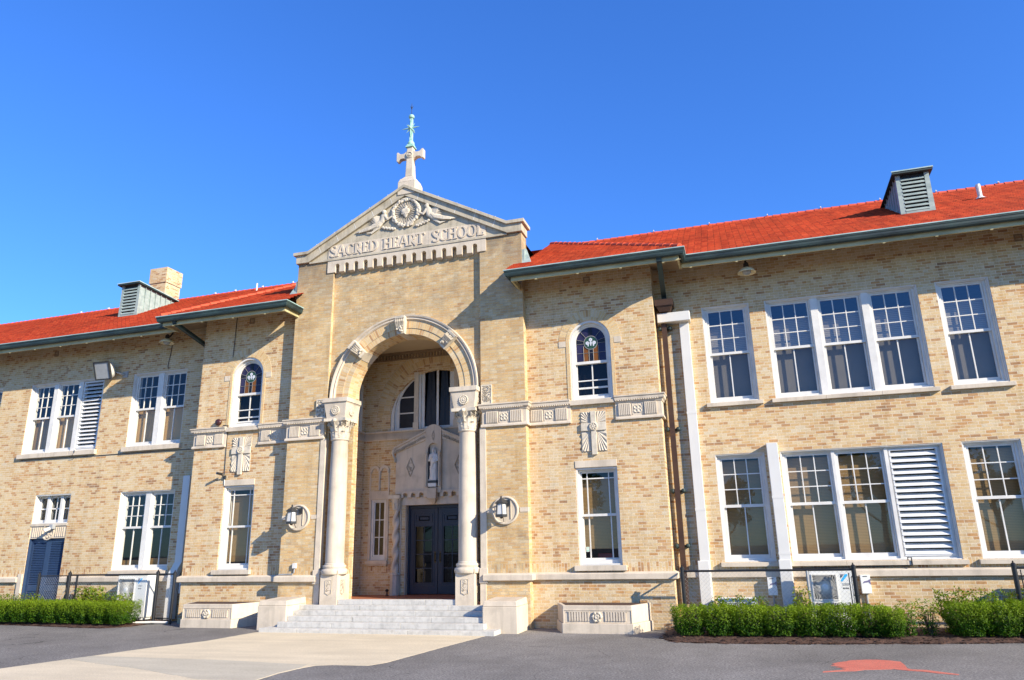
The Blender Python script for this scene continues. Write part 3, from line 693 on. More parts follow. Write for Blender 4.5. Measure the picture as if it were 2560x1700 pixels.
# ---- gable: coping, tympanum, lettering, corbels, relief
m = MB(); m.prism([(-3.0,9.79),(3.0,9.79),(3.0,9.86),(0,11.46),(-3.0,9.86)], -.005, .40); m.prism([(-2.98,9.735),(2.98,9.735),(2.98,9.79),(-2.98,9.79)], -.05, .40)
m.build('tympanum', 'stone_d', S)
m = MB(); m.box(-2.385, 2.385, -.022, .0, 9.80, 10.205)
for x in (-.72, .735): m.box(x-.006, x+.006, -.0245, -.02, 9.80, 10.205)
tp = m.build('name_panel', 'stone', S)
def coping(prof_y0):
    c = MB()
    lo, up, th = .30, .06, 0
    # under band (frieze of the rake) then projecting cap
    for (a, b, y0, y1) in ((0.0, .235, -.085, .44), (.235, .325, -.145, .50)):
        def zz(x, o): return 11.385+o-.533*abs(x)
        kx = 3.02 if a == 0 else 3.03
        pl = [(-3.42-(.05 if a else 0), 9.80+a), (-kx, 9.80+a)] ; 
        pl = [(-3.405-(.07 if a else 0), 9.775+a), (-3.0, 9.775+a), (0, 11.375+a), (3.0, 9.775+a), (3.405+(.07 if a else 0), 9.775+a), (3.405+(.07 if a else 0), 9.775+b), (3.0-(.0), 9.775+b), (0, 11.375+b), (-3.0, 9.775+b), (-3.405-(.07 if a else 0), 9.775+b)]
        c.prism(pl, y0, y1)
    return c.build('gable_coping', 'stone_d', S, bevel=.006)
cop = coping(0)
m = MB()
for sg in (-1, 1):
    for x in (.38, .95, 1.5, 2.05, 2.6): 
        z = 11.375-.533*x; m.prism([(sg*(x-.006), z+.02), (sg*(x+.006), z+.014), (sg*(x+.10), z+.262), (sg*(x+.088), z+.268)], -.0875, -.08)
        m.prism([(sg*(x+.098), z+.255), (sg*(x+.11), z+.25), (sg*(x+.115), z+.28), (sg*(x+.103), z+.285)], -.1475, -.14)
m.build('coping_joint', 'white', cop)
# corbel table: fifteen little arches
n = 15; pitch = 4.44/n; poly = [(-2.385, 9.735), (-2.385, 9.375), (-2.22, 9.375)]
aw = pitch*.47
for i in range(n):
    c = -2.22+pitch*(i+.5)
    poly += [(c-aw/2, 9.375 if i == 0 else 9.375)] + [(c-aw/2*cos(t), 9.555+aw/2*sin(t)) for t in [pi*k/10 for k in range(11)]] + [(c+aw/2, 9.375)]
poly += [(2.22, 9.375), (2.385, 9.375), (2.385, 9.735)]
cm = MB(); cm.prism(list(reversed(poly)), -.03, .098)
for i in range(n-1):             # rounded corbel noses
    c = -2.22+pitch*(i+1); hw = (pitch-aw)/2
    cm.hexa([(c-hw,.06,9.345),(c+hw,.06,9.345),(c+hw,.098,9.345),(c-hw,.098,9.345)], [(c-hw,-.03,9.374),(c+hw,-.03,9.374),(c+hw,.098,9.374),(c-hw,.098,9.374)])
cm.build('corbel_table', 'stone', S)

# raised roman capitals, thick and thin strokes
TK, TN = .068, .028
def seg(a, b, wa, wb=None): return ([a, b], [wa, wb or wa])
def curve(cx, cz, rx, rz, a0, a1, n=22, base=TN, extra=TK-TN):
    p = [(cx+rx*cos(a0+(a1-a0)*i/n), cz+rz*sin(a0+(a1-a0)*i/n)) for i in range(n+1)]
    return (p, [base+extra*abs(cos(a0+(a1-a0)*i/n))**1.5 for i in range(n+1)])
H = .335
def serif(x, z, w_=.10): return seg((x-w_/2, z), (x+w_/2, z), .022)
GL = {
 'S': (.20, [curve(.10, .252, .075, .075, .55, pi*1.5, 18, .03, .035), curve(.10, .088, .085, .080, pi/2, -pi*.84, 20, .03, .045), seg((.055,.20),(.145,.135),.075), seg((.170,.275),(.172,.325),.022), seg((.018,.01),(.020,.07),.022)]),
 'A': (.30, [seg((.03,.0),(.155,H),.034,.03), seg((.155,H),(.27,.0),.05,TK), seg((.08,.115),(.235,.115),.03), serif(.03,.011,.08), serif(.27,.011,.11)]),
 'C': (.27, [curve(.15, H/2, .115, H/2-.015, .72, 2*pi-.72, 30), seg((.235,.25),(.238,.325),.022)]),
 'R': (.26, [seg((.06,0),(.06,H),TK), curve(.075, .24, .115, .08, -pi/2, pi/2, 16), seg((.09,.155),(.25,.0),.05,TK), serif(.06,.011,.13), seg((.02,H-.012),(.09,H-.012),.024)]),
 'E': (.21, [seg((.06,0),(.06,H),TK), seg((.02,H-.016),(.185,H-.016),.032), seg((.06,.185),(.15,.185),.03), seg((.02,.016),(.20,.016),.032), seg((.180,H),(.182,H-.065),.02), seg((.195,0),(.198,.075),.02)]),
 'D': (.29, [seg((.06,0),(.06,H),TK), curve(.085, H/2, .165, H/2-.014, -pi/2, pi/2, 26), seg((.02,H-.012),(.09,H-.012),.024), seg((.02,.012),(.09,.012),.024)]),
 'H': (.30, [seg((.06,0),(.06,H),TK), seg((.235,0),(.235,H),TK), seg((.06,.175),(.235,.175),.034), serif(.06,.011,.13), serif(.235,.011,.13), serif(.06,H-.011,.13), serif(.235,H-.011,.13)]),
 'T': (.26, [seg((.125,0),(.125,H),TK), seg((.0,H-.018),(.25,H-.018),.036), seg((.008,H),(.004,H-.075),.022), seg((.242,H),(.246,H-.075),.022), serif(.125,.011,.13)]),
 'O': (.29, [curve(.145, H/2, .115, H/2-.015, 0, 2*pi, 40)]),
 'L': (.22, [seg((.06,0),(.06,H),TK), seg((.02,.016),(.21,.016),.034), seg((.205,0),(.21,.085),.022), serif(.06,H-.011,.13)]),
}
def word(txt, x0, x1, z):
    tot = sum(GL[ch][0] for ch in txt); k = (x1-x0)/tot; x = x0
    for ch in txt:
        L = MB(); wd, st = GL[ch]
        for si, (pts, ws) in enumerate(st):
            fr = []
            for i, p in enumerate(pts):
                a = Vector(pts[max(i-1, 0)]); b = Vector(pts[min(i+1, len(pts)-1)]); d = (b-a).normalized(); nn = Vector((-d.y, d.x))*ws[i]/2
                fr.append((Vector(p)+nn, Vector(p)-nn))
            y0 = -.044-si*.0009
            for i in range(len(pts)-1):
                (a0, b0), (a1, b1) = fr[i], fr[i+1]
                L.prism([(x+q.x*k, z+q.y) for q in (b0, b1, a1, a0)], y0, -.0215)
        L.build('letter', 'stone', tp); x += wd*k
word('SACRED', -2.31, -.80, 9.845); word('HEART', -.65, .62, 9.845); word('SCHOOL', .85, 2.34, 9.845)

# relief carving
def limb(mb, pts, rs, flat=.6, n=5):
    for (a, b), (ra, rb) in zip(zip(pts, pts[1:]), zip(rs, rs[1:])):
        for i in range(n+1):
            t = i/n; r = ra+(rb-ra)*t; mb.ell((a[0]+(b[0]-a[0])*t, a[1]+(b[1]-a[1])*t, a[2]+(b[2]-a[2])*t), (r, r*flat, r), None, 10, 7)
random.seed(3)
wr = MB(); cx, cz = .025, 10.875
for i in range(64):
    a = 2*pi*i/64
    for k in range(3): wr.ell((cx+(.395+U(-.045,.045))*cos(a), -.05+U(-.03,.01), cz+(.395+U(-.045,.045))*sin(a)), (U(.03,.05),.04,U(.03,.05)), None, 8, 6)
remesh(wr.build('wreath_relief', 'stone_c', S), .011, 2)
hr = MB()
for i in range(26):
    a = 2*pi*i/26; r0, r1 = .12, .325; wdt = .018 if i % 2 else .011
    q = Vector((cos(a), sin(a))); t_ = Vector((-sin(a), cos(a)))
    hr.hexa([(cx+q.x*r0-t_.x*.006, -.02, cz+q.y*r0-t_.y*.006), (cx+q.x*r0+t_.x*.006, -.02, cz+q.y*r0+t_.y*.006), (cx+q.x*r1+t_.x*wdt, -.02, cz+q.y*r1+t_.y*wdt), (cx+q.x*r1-t_.x*wdt, -.02, cz+q.y*r1-t_.y*wdt)],
            [(cx+q.x*r0-t_.x*.004, -.04, cz+q.y*r0-t_.y*.004), (cx+q.x*r0+t_.x*.004, -.04, cz+q.y*r0+t_.y*.004), (cx+q.x*r1+t_.x*wdt*.6, -.036, cz+q.y*r1+t_.y*wdt*.6), (cx+q.x*r1-t_.x*wdt*.6, -.036, cz+q.y*r1-t_.y*wdt*.6)])
hr.lathe([(.335,0),(.335,.012),(.31,.012)], (cx, -.005, cz), 40, 'y')
hr.build('ray_relief', 'stone_c', S)
ht = MB()
for sgn in (-1, 1): ht.ell((cx+sgn*.055, -.075, cz+.03), (.085,.055,.085), None, 14, 9)
limb(ht, [(cx,-.075,cz), (cx+.01,-.07,cz-.15)], [.115,.03], .5, 6)
limb(ht, [(cx,-.07,cz+.08), (cx+.02,-.065,cz+.19)], [.045,.02], .6, 4)
for k in (-1, 1): limb(ht, [(cx+.01,-.065,cz+.12), (cx+.06*k,-.06,cz+.18)], [.03,.012], .6, 3)
for k in range(9): ht.ell((cx-.10+.026*k, -.118+.02*abs(k-4)/4, cz-.035+.02*((k % 2)*2-1)), (.02,.018,.02), None, 7, 5)
remesh(ht.build('heart_relief', 'stone_c', S), .009, 2)
for o_ in list(S.children):
    if o_.name.split('.')[0] in ('wreath_relief', 'heart_relief'): o_.scale.y = 0.72
def angel(s_, hd, sh, wa, hip, kn, ft):
    a = MB(); Y = -.045
    a.ell((hd[0], Y-.03, hd[1]), (.062,.055,.075), None, 14, 10); a.ell((hd[0]+s_*.018, Y-.025, hd[1]+.022), (.066,.055,.065), None, 12, 9)
    a.ell((hd[0]-s_*.052, Y-.06, hd[1]-.008), (.014,.016,.016), None, 6, 5)                       # nose
    limb(a, [(hd[0],Y,hd[1]-.05), (sh[0],Y,sh[1])], [.035,.055], .8, 3)
    limb(a, [(sh[0],Y-.01,sh[1]), (wa[0],Y-.01,wa[1])], [.10,.09], .55)
    limb(a, [(wa[0],Y-.01,wa[1]), (hip[0],Y-.01,hip[1]), (kn[0],Y-.005,kn[1]), (ft[0],Y,ft[1])], [.082,.098,.070,.034], .5, 7)
    limb(a, [(ft[0],Y,ft[1]), (ft[0]+s_*.10,Y+.01,ft[1]-.015)], [.032,.014], .7, 4)
    limb(a, [(sh[0]-s_*.05,Y-.035,sh[1]-.01), (sh[0]-s_*.13,Y-.045,sh[1]-.12), (sh[0]-s_*.24,Y-.04,sh[1]-.06)], [.045,.036,.024], .8, 5)   # near arm to the wreath
    limb(a, [(sh[0]-s_*.24,Y-.04,sh[1]-.06), (sh[0]-s_*.29,Y-.035,sh[1]-.03)], [.026,.015], .8, 3)
    for k in range(7):          # wing feathers
        t = k/6; b0 = (sh[0]+s_*.05, Y+.01, sh[1]-.02-.02*k); e = (sh[0]+s_*(.30+.30*(1-t)+.12*t), Y+.005, sh[1]+.07-.27*t)
        mid = ((b0[0]+e[0])/2, Y-.03, (b0[2]+e[2])/2+.055*(1-t))
        limb(a, [b0, mid, e], [.019,.021,.009], .7, 9)
    for k in range(5):          # robe folds
        t = k/4; limb(a, [(hip[0]-s_*.04+s_*.08*t, Y-.055, hip[1]+.05-.11*t), (kn[0], Y-.05, kn[1]+.04-.09*t), (ft[0]-s_*.03, Y-.03, ft[1]+.02-.06*t)], [.013,.016,.009], 1.3, 9)
    limb(a, [(hip[0],Y,hip[1]-.09), (kn[0]-s_*.1,Y-.01,kn[1]-.13), (kn[0]+s_*.10,Y,kn[1]-.10)], [.04,.038,.012], .5, 6)
    for k in range(9): a.ell((wa[0]-s_*(.02+.045*k), Y+.0, hip[1]-.10-.012*k-.02*(k % 2)), (.045,.03,.04), None, 9, 6)          # cloud
    o = a.build('angel_relief', 'stone_c', S); remesh(o, .0088, 1); o.scale.y = 0.78
angel(1, (.675,10.955), (.70,10.84), (.74,10.70), (.86,10.62), (1.16,10.52), (1.42,10.475))
angel(-1, (-.625,10.965), (-.65,10.85), (-.69,10.72), (-.80,10.62), (-1.12,10.53), (-1.44,10.49))

# ---- vestibule
VB = 2.30
m = MB()
for sg in (-1, 1):
    x = sg*2.30
    # side wall with a tall window opening
    def sideface(y0, y1, z0, z1): m.box(x, x+sg*.2, y0, y1, z0, z1)
    sideface(.60, 2.5, .3, 5.14); sideface(.60, 1.10, 5.14, 7.6); sideface(2.10, 2.5, 5.14, 7.6); sideface(1.10, 2.10, 6.55, 7.6)
    m.box(sg*1.6, sg*2.5, .601, .66, .3, 7.6)
lun = arch_shape(0, 1.46, 5.10, 5.60, 1.475, 40)
sl_w = [rect(s*1.755-.25, s*1.755+.25, 1.50, 3.20) for s in (-1, 1)]
m.prism([(-2.5,.3),(-.92,.3),(-.92,3.0),(.92,3.0),(.92,.3),(2.5,.3),(2.5,7.6),(-2.5,7.6)], VB, VB+.3, [lun]+sl_w)
m.build('porch_wall', 'brick', S)
m = MB(); m.ring(0, 5.60, 1.48, 1.90, VB-.012, VB+.1, 0, pi, 40); m.build('porch_window_arch', 'archb', S)
m = MB(); m.box(-2.5, 2.5, .55, 2.6, 7.50, 7.58); m.box(-2.5, 2.5, .40, .60, 7.40, 7.5); m.build('porch_ceiling', 'ceil', S)
m = MB()
for i in range(46): m.box(-2.28+i*.1, -2.28+i*.1+.055, VB-.05, VB, 7.30, 7.42)
m.box(-2.3, 2.3, VB-.07, VB, 7.42, 7.499); m.box(-2.3, 2.3, VB-.03, VB, 7.26, 7.30)
m.build('porch_cornice', 'soffit', S)
m = MB(); m.sweep([(-2.3,.66),(-2.3,VB),(2.3,VB),(2.3,.66)], [(0,5.135),(.07,5.135),(.07,5.10),(.035,5.07),(.035,4.90),(.02,4.87),(0,4.87)])
m.build('porch_band', 'stone', S)
m = MB(); m.box(-2.48, 2.48, .10, 2.62, .30, .585); m.build('porch_floor', 'floor', S)

# ---- stone portal with niche
PY = 2.20
m = MB()
gab = [(-1.20,3.30),(1.20,3.30),(1.20,4.60),(.24,5.03),(-.24,5.03),(-1.20,4.60)]
m.prism([(-.985,2.988),(.985,2.988),(.985,3.205),(-.985,3.205)], PY+.05, VB+.25)
m.prism(gab, PY, VB)
# arched corbel strip under the slab
cp = [(-1.20,3.32)]
for s_ in (-1, 1):
    pass
pts = [(-.98,3.37),(-.98,3.19)]; nA = 8; pa = 1.96/nA
for i in range(nA):
    c = -.98+pa*(i+.5); pts += [(c-.070,3.19)] + [(c-.070*cos(t), 3.265+.065*sin(t)) for t in [pi*k/8 for k in range(9)]] + [(c+.070,3.19)]
pts += [(.98,3.19),(.98,3.37)]
m.prism(list(reversed(pts)), PY-.06, VB)
for sg in (-1, 1):
    m.box(sg*.90, sg*1.03, PY+.12, 2.62, .585, 2.985)
    m.box(sg*1.03, sg*1.06, PY+.06, 2.4, .585, 3.13)
    m.box(sg*1.0, sg*1.2, PY+.08, VB+.05, 3.0, 3.31)
m.box(-1.2, 1.2, PY-.0035, PY, 4.03, 4.042)
po = m.build('portal', 'stone', S, bevel=.005)
m = MB()
for sg in (-1, 1):
    m.prism([(sg*.235,4.80),(sg*1.22,4.36+.10),(sg*1.24,4.60),(sg*.235,5.045)] if sg > 0 else [(-.235,5.045),(-1.24,4.60),(-1.22,4.46),(-.235,4.80)], PY-.05, PY)
    m.prism([(sg*.235,5.02),(sg*1.25,4.575),(sg*1.25,4.62),(sg*.235,5.07)] if sg > 0 else [(-.235,5.07),(-1.25,4.62),(-1.25,4.575),(-.235,5.02)], PY-.09, PY)
m.build('portal_coping', 'stone', po)
random.seed(12)
for sg in (-1, 1):
    m = MB()
    for i in range(26):
        t = (i+.5)/26; x = .28+.92*t; z = 4.905-.44*(x-.235); a0 = U(0, 6)
        m.tube([(sg*(x+.04*cos(a0+k*.9)*(1-k*.1)), PY-.060, z+.04*sin(a0+k*.9)*(1-k*.1)) for k in range(7)], .012, 5)
    m.build('scroll_carving', 'stone_c', po)
    m = MB()
    for k in range(14):     # little bracket figure at the gable foot
        t = k/13; m.ell((sg*(1.24+.04*sin(t*5)), PY-.05, 4.58-.36*t), (.04*(1-.5*t)+.01, .05, .03), None, 8, 6)
    m.build('bracket_figure', 'stone_c', po)
    zc = 4.045; m = MB()
    for (u0, v0, u1, v1) in ((0,.26,.115,0),(.115,0,0,-.26),(0,-.26,-.115,0),(-.115,0,0,.26)):
        m.tube([(sg*.74+u0, PY-.01, zc+v0), (sg*.74+u1, PY-.01, zc+v1)], .017, 6)
    for i in range(14):
        zz = zc+U(-.14,.14); xx = sg*.74+U(-.5,.5)*.14*(1-abs(zz-zc)/.26); a0 = U(0, 6)
        m.tube([(xx+.022*cos(a0+k), PY-.010, zz+.022*sin(a0+k)) for k in range(5)], .009, 5)
    m.build('lozenge_carving', 'stone_c', po)
m = MB()     # niche: hollow half cylinder with colonnettes, rounded top and console
NY = PY-.10; blk = [(-.24,3.30),(.24,3.30)] + [(.24,5.08)] + arc(0, 4.93, .285, radians(32), radians(148), 12) + [(-.24,5.08)]
nic = arch_shape(0, .155, 3.44, 4.53, .155, 14)
m.prism(blk, NY, VB+.02, [nic])
m.box(-.155, .155, NY+.02, VB, 3.40, 3.44)
for sg in (-1, 1):
    m.lathe([(.038,3.46),(.038,3.50),(.026,3.52),(.026,4.27),(.035,4.29),(.03,4.31),(.055,4.40),(.055,4.43)], (sg*.20, NY-.02, 0), 12)
for (u0, v0, u1, v1) in ((0,.20,.045,0),(.045,0,0,-.20),(0,-.20,-.045,0),(-.045,0,0,.20)): m.tube([(u0, NY-.004, 4.89+v0*.7), (u1, NY-.004, 4.89+v1*.7)], .010, 5)
m.tube([(0, NY-.004, 4.77), (0, NY-.004, 5.02)], .008, 5); m.tube([(-.04, NY-.004, 4.89), (.04, NY-.004, 4.89)], .008, 5)
m.hexa([(-.13,NY-.10,3.14),(.13,NY-.10,3.14),(.13,PY,3.14),(-.13,PY,3.14)], [(-.14,NY-.10,3.42),(.14,NY-.10,3.42),(.14,PY,3.42),(-.14,PY,3.42)])
m.hexa([(-.03,PY-.03,2.99),(.03,PY-.03,2.99),(.03,PY,2.99),(-.03,PY,2.99)], [(-.12,NY-.09,3.14),(.12,NY-.09,3.14),(.12,PY,3.14),(-.12,PY,3.14)])
m.build('niche', 'stone', po, bevel=.004)
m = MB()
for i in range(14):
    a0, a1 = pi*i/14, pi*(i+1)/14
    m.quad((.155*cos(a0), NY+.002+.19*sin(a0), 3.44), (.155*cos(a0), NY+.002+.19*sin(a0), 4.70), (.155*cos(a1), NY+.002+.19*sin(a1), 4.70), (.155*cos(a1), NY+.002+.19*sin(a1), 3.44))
m.build('niche_back', 'niche', po)  # dark blue-grey lining of the hollow
for sg in (-1, 1):
    cx, cy = sg*1.16, PY+.0
    m = MB(); vs = []; fs = []; sgm = 24; nz = 90      # twisted shaft
    for j in range(nz+1):
        z = 1.17+1.71*j/nz
        for i in range(sgm):
            a = 2*pi*i/sgm; r = .085+.024*cos(2*(a - sg*0 - (z*7.6)))
            vs.append((cx+r*cos(a), cy+r*sin(a), z))
    for j in range(nz):
        for i in range(sgm):
            a, b = j*sgm+i, j*sgm+(i+1) % sgm; fs.append((a, b, b+sgm, a+sgm))
    m.raw(vs, fs); tw = m.build('twisted_column', 'stone', S, smooth=True)
    b = MB(); b.lathe([(.135,.586),(.135,1.10),(.15,1.11),(.15,1.14),(.115,1.18)], (cx, cy, 0), 8); b.build('twisted_column_base', 'stone', tw)
    c = MB(); c.lathe([(.10,2.86),(.115,2.875),(.10,2.89),(.10,2.95),(.135,3.10),(.16,3.17)], (cx, cy, 0), 16); 
    for k in range(8): acanthus(c, cx, cy, k*pi/4, .10, 2.90, .16, .04, .06)
    for k in range(4):
        a = pi/4+k*pi/2; volute(c, (cx+.13*cos(a), cy+.13*sin(a), 3.12), a, .045)
    c.box(cx-.18, cx+.18, cy-.17, cy+.16, 3.17, 3.27); c.build('twisted_column_capital', 'stone_c', tw)
    # narrow window beside the portal, stone surround and twin blind arches above
    wx = sg*1.755; m = MB()
    m.prism(rect(wx-.315, wx+.315, 1.50, 3.30), VB-.025, VB+.02, [rect(wx-.235, wx+.235, 1.52, 3.185)])
    m.box(wx-.33, wx+.33, VB-.11, VB, 1.40, 1.50); m.box(wx-.30, wx+.30, VB-.07, VB, 1.36, 1.40)
    for s2 in (-1, 1): m.box(wx+s2*.315, wx+s2*.275, VB-.018, VB+.02, 3.30, 3.93)
    m.box(wx-.315, wx+.315, VB-.02, VB+.02, 3.30, 3.42)
    for s2 in (-1, 1): m.ring(wx+s2*.155, 3.99, .085, .16, VB-.04, VB+.01, 0, pi, 14)
    m.lathe([(.04,3.45),(.03,3.50),(.03,3.88),(.045,3.94),(.06,3.99)], (wx, VB-.02, 0), 10)
    for s2 in (-1, 1): m.lathe([(.03,3.93),(.05,3.99)], (wx+s2*.28, VB-.02, 0), 10)
    m.ring(wx, 3.36, .035, .05, VB-.03, VB, 0, 2*pi, 12)
    so_ = m.build('window_surround', 'stone', S)
    f = MB(); x0, x1, z0, z1 = wx-.235, wx+.235, 1.52, 3.185
    f.prism(rect(x0, x1, z0, z1), VB+.02, VB+.12, [rect(x0+.06, x1-.06, z0+.075, z1-.06)])
    f.prism(rect(x0+.06, x1-.06, z0+.075, z1-.06), VB+.05, VB+.10, [rect(x0+.09, x1-.09, z0+.135, z1-.09)])
    f.box(wx-.013, wx+.013, VB+.06, VB+.09, z0+.13, z1-.09)
    for k in (1, 2): zz = z0+.135+(z1-.09-z0-.135)*k/3; f.box(x0+.09, x1-.09, VB+.062, VB+.088, zz-.013, zz+.013)
    wo = f.build('window', 'white', S)
    MB().quad((x0+.05,VB+.078,z0+.1),(x1-.05,VB+.078,z0+.1),(x1-.05,VB+.078,z1-.05),(x0+.05,VB+.078,z1-.05)).build('pane', 'glass_d', wo)
    MB().quad((x0-.1,VB+.31,z0-.1),(x1+.1,VB+.31,z0-.1),(x1+.1,VB+.31,z1+.1),(x0-.1,VB+.31,z1+.1)).build('blind', 'blind', wo)
    # tall side window of the porch
    f = MB(); X = sg*2.30
    f.box(X-sg*.02, X+sg*.16, 1.10, 1.22, 5.14, 6.55); f.box(X-sg*.02, X+sg*.16, 1.98, 2.10, 5.14, 6.55); f.box(X-sg*.0, X+sg*.16, 1.22, 1.98, 6.43, 6.55); f.box(X-sg*.02, X+sg*.16, 1.22, 1.98, 5.14, 5.26)
    f.box(X+sg*.05, X+sg*.1, 1.58, 1.62, 5.26, 6.43)
    wo = f.build('window', 'white', S)
    MB().quad((X+sg*.08,1.2,5.2),(X+sg*.08,2.0,5.2),(X+sg*.08,2.0,6.5),(X+sg*.08,1.2,6.5)).build('pane', 'glass_d', wo)

# big arched window over the portal
m = MB(); A = arch_shape(0, 1.46, 5.10, 5.60, 1.475, 40)
B = arch_shape(0, 1.37, 5.20, 5.60, 1.385, 36)
sx = .66
def clip_arch(x0, x1, z0, rr, zc=5.585):
    n = 14; return [(x0, z0), (x1, z0)] + [(x1+(x0-x1)*i/n, zc+sqrt(max(0, rr*rr-(x1+(x0-x1)*i/n)**2))) for i in range(n+1)]
hl = [clip_arch(-1.22, -.74, 5.22, 1.30), clip_arch(.74, 1.22, 5.22, 1.30), clip_arch(-.40, -.035, 5.22, 1.345), clip_arch(.035, .40, 5.22, 1.345)]
m.prism(A, VB+.10, VB+.17, hl)
m.ring(0, 5.585, 1.36, 1.472, VB+.03, VB+.12, .02, pi-.02, 36)
for sg in (-1, 1):
    m.box(sg*1.36, sg*1.46, VB+.03, VB+.12, 5.1, 5.62); m.box(sg*.50, sg*.56, VB+.02, VB+.12, 5.1, 6.93); m.box(sg*.40, sg*.5, VB+.07, VB+.12, 5.18, 6.9)
    for zz in (5.655, 6.13): m.box(sg*.72, sg*1.26, VB+.11, VB+.145, zz-.018, zz+.018)
wo = m.build('window', 'white', S)
for sg in (-1, 1):
    m = MB(); m.box(sg*.56, sg*.70, VB-.02, VB+.16, 5.34, 6.84); m.box(sg*.545, sg*.715, VB-.05, VB+.16, 5.10, 5.34)
    m.build('mullion', 'stone', wo)
MB().prism_face(clip_arch(-1.42, 1.42, 5.15, 1.43), VB+.135).build('pane', 'lune', wo)
m = MB()
for sg in (-1, 1):
    c = sg*.2175; m.ring(c, 6.15, .10, .118, VB+.129, VB+.134, 0, 2*pi, 24); m.box(c-.03, c+.03, VB+.130, VB+.134, 5.25, 6.02); m.box(c-.03, c+.03, VB+.130, VB+.134, 6.28, 6.85)
    m.box(c-.18, c+.18, VB+.130, VB+.134, 5.68, 5.69)
m.build('leaded_pattern', 'ink', wo)
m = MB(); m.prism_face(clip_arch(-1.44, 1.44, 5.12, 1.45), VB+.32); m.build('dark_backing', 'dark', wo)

# ---- entrance doors
DY = 2.50
m = MB(); m.prism([(-.90,.585),(-.845,.585),(-.845,2.90),(.845,2.90),(.845,.585),(.90,.585),(.90,2.985),(-.90,2.985)], DY-.03, DY+.06)
dfr = m.build('door_frame', 'navy', S)
for sg in (-1, 1):
    x0, x1 = sorted((sg*.008, sg*.843)); m = MB()
    gl_ = rect(x0+.17, x1-.17, .90, 2.40)
    m.prism(rect(x0, x1, .60, 2.895), DY, DY+.05, [gl_])
    m.prism(rect(x0+.10, x1-.10, .80, 2.80), DY-.012, DY, [rect(x0+.125, x1-.125, .825, 2.775)])
    m.prism(rect(x0+.15, x1-.15, .88, 2.42), DY-.02, DY, [gl_])
    m.prism(rect(x0+.16, x1-.16, 2.50, 2.74), DY-.014, DY, [rect(x0+.18, x1-.18, 2.52, 2.72)])
    for k in range(2): m.prism(rect(x0+.26+.0*k, x1-.26, 2.56, 2.68), DY-.012, DY, [rect(x0+.28, x1-.28, 2.58, 2.66)])
    m.box((x0+x1)/2-.012, (x0+x1)/2+.012, DY+.01, DY+.04, .90, 2.40)
    for k in range(1, 4): m.box(x0+.17, x1-.17, DY+.011, DY+.039, .90+.375*k-.012, .90+.375*k+.012)
    d = m.build('door', 'navy', S)
    MB().quad((x0+.16,DY+.025,.89),(x1-.16,DY+.025,.89),(x1-.16,DY+.025,2.41),(x0+.16,DY+.025,2.41)).build('pane', 'glass_d', d)
    m = MB(); hx = sg*.075
    m.box(hx-.025, hx+.025, DY-.012, DY, 1.42, 1.72); m.tube([(hx, DY-.01, 1.47), (hx, DY-.06, 1.49), (hx, DY-.065, 1.57), (hx, DY-.06, 1.65), (hx, DY-.01, 1.67)], .011, 8)
    m.build('handle', 'brass', d)

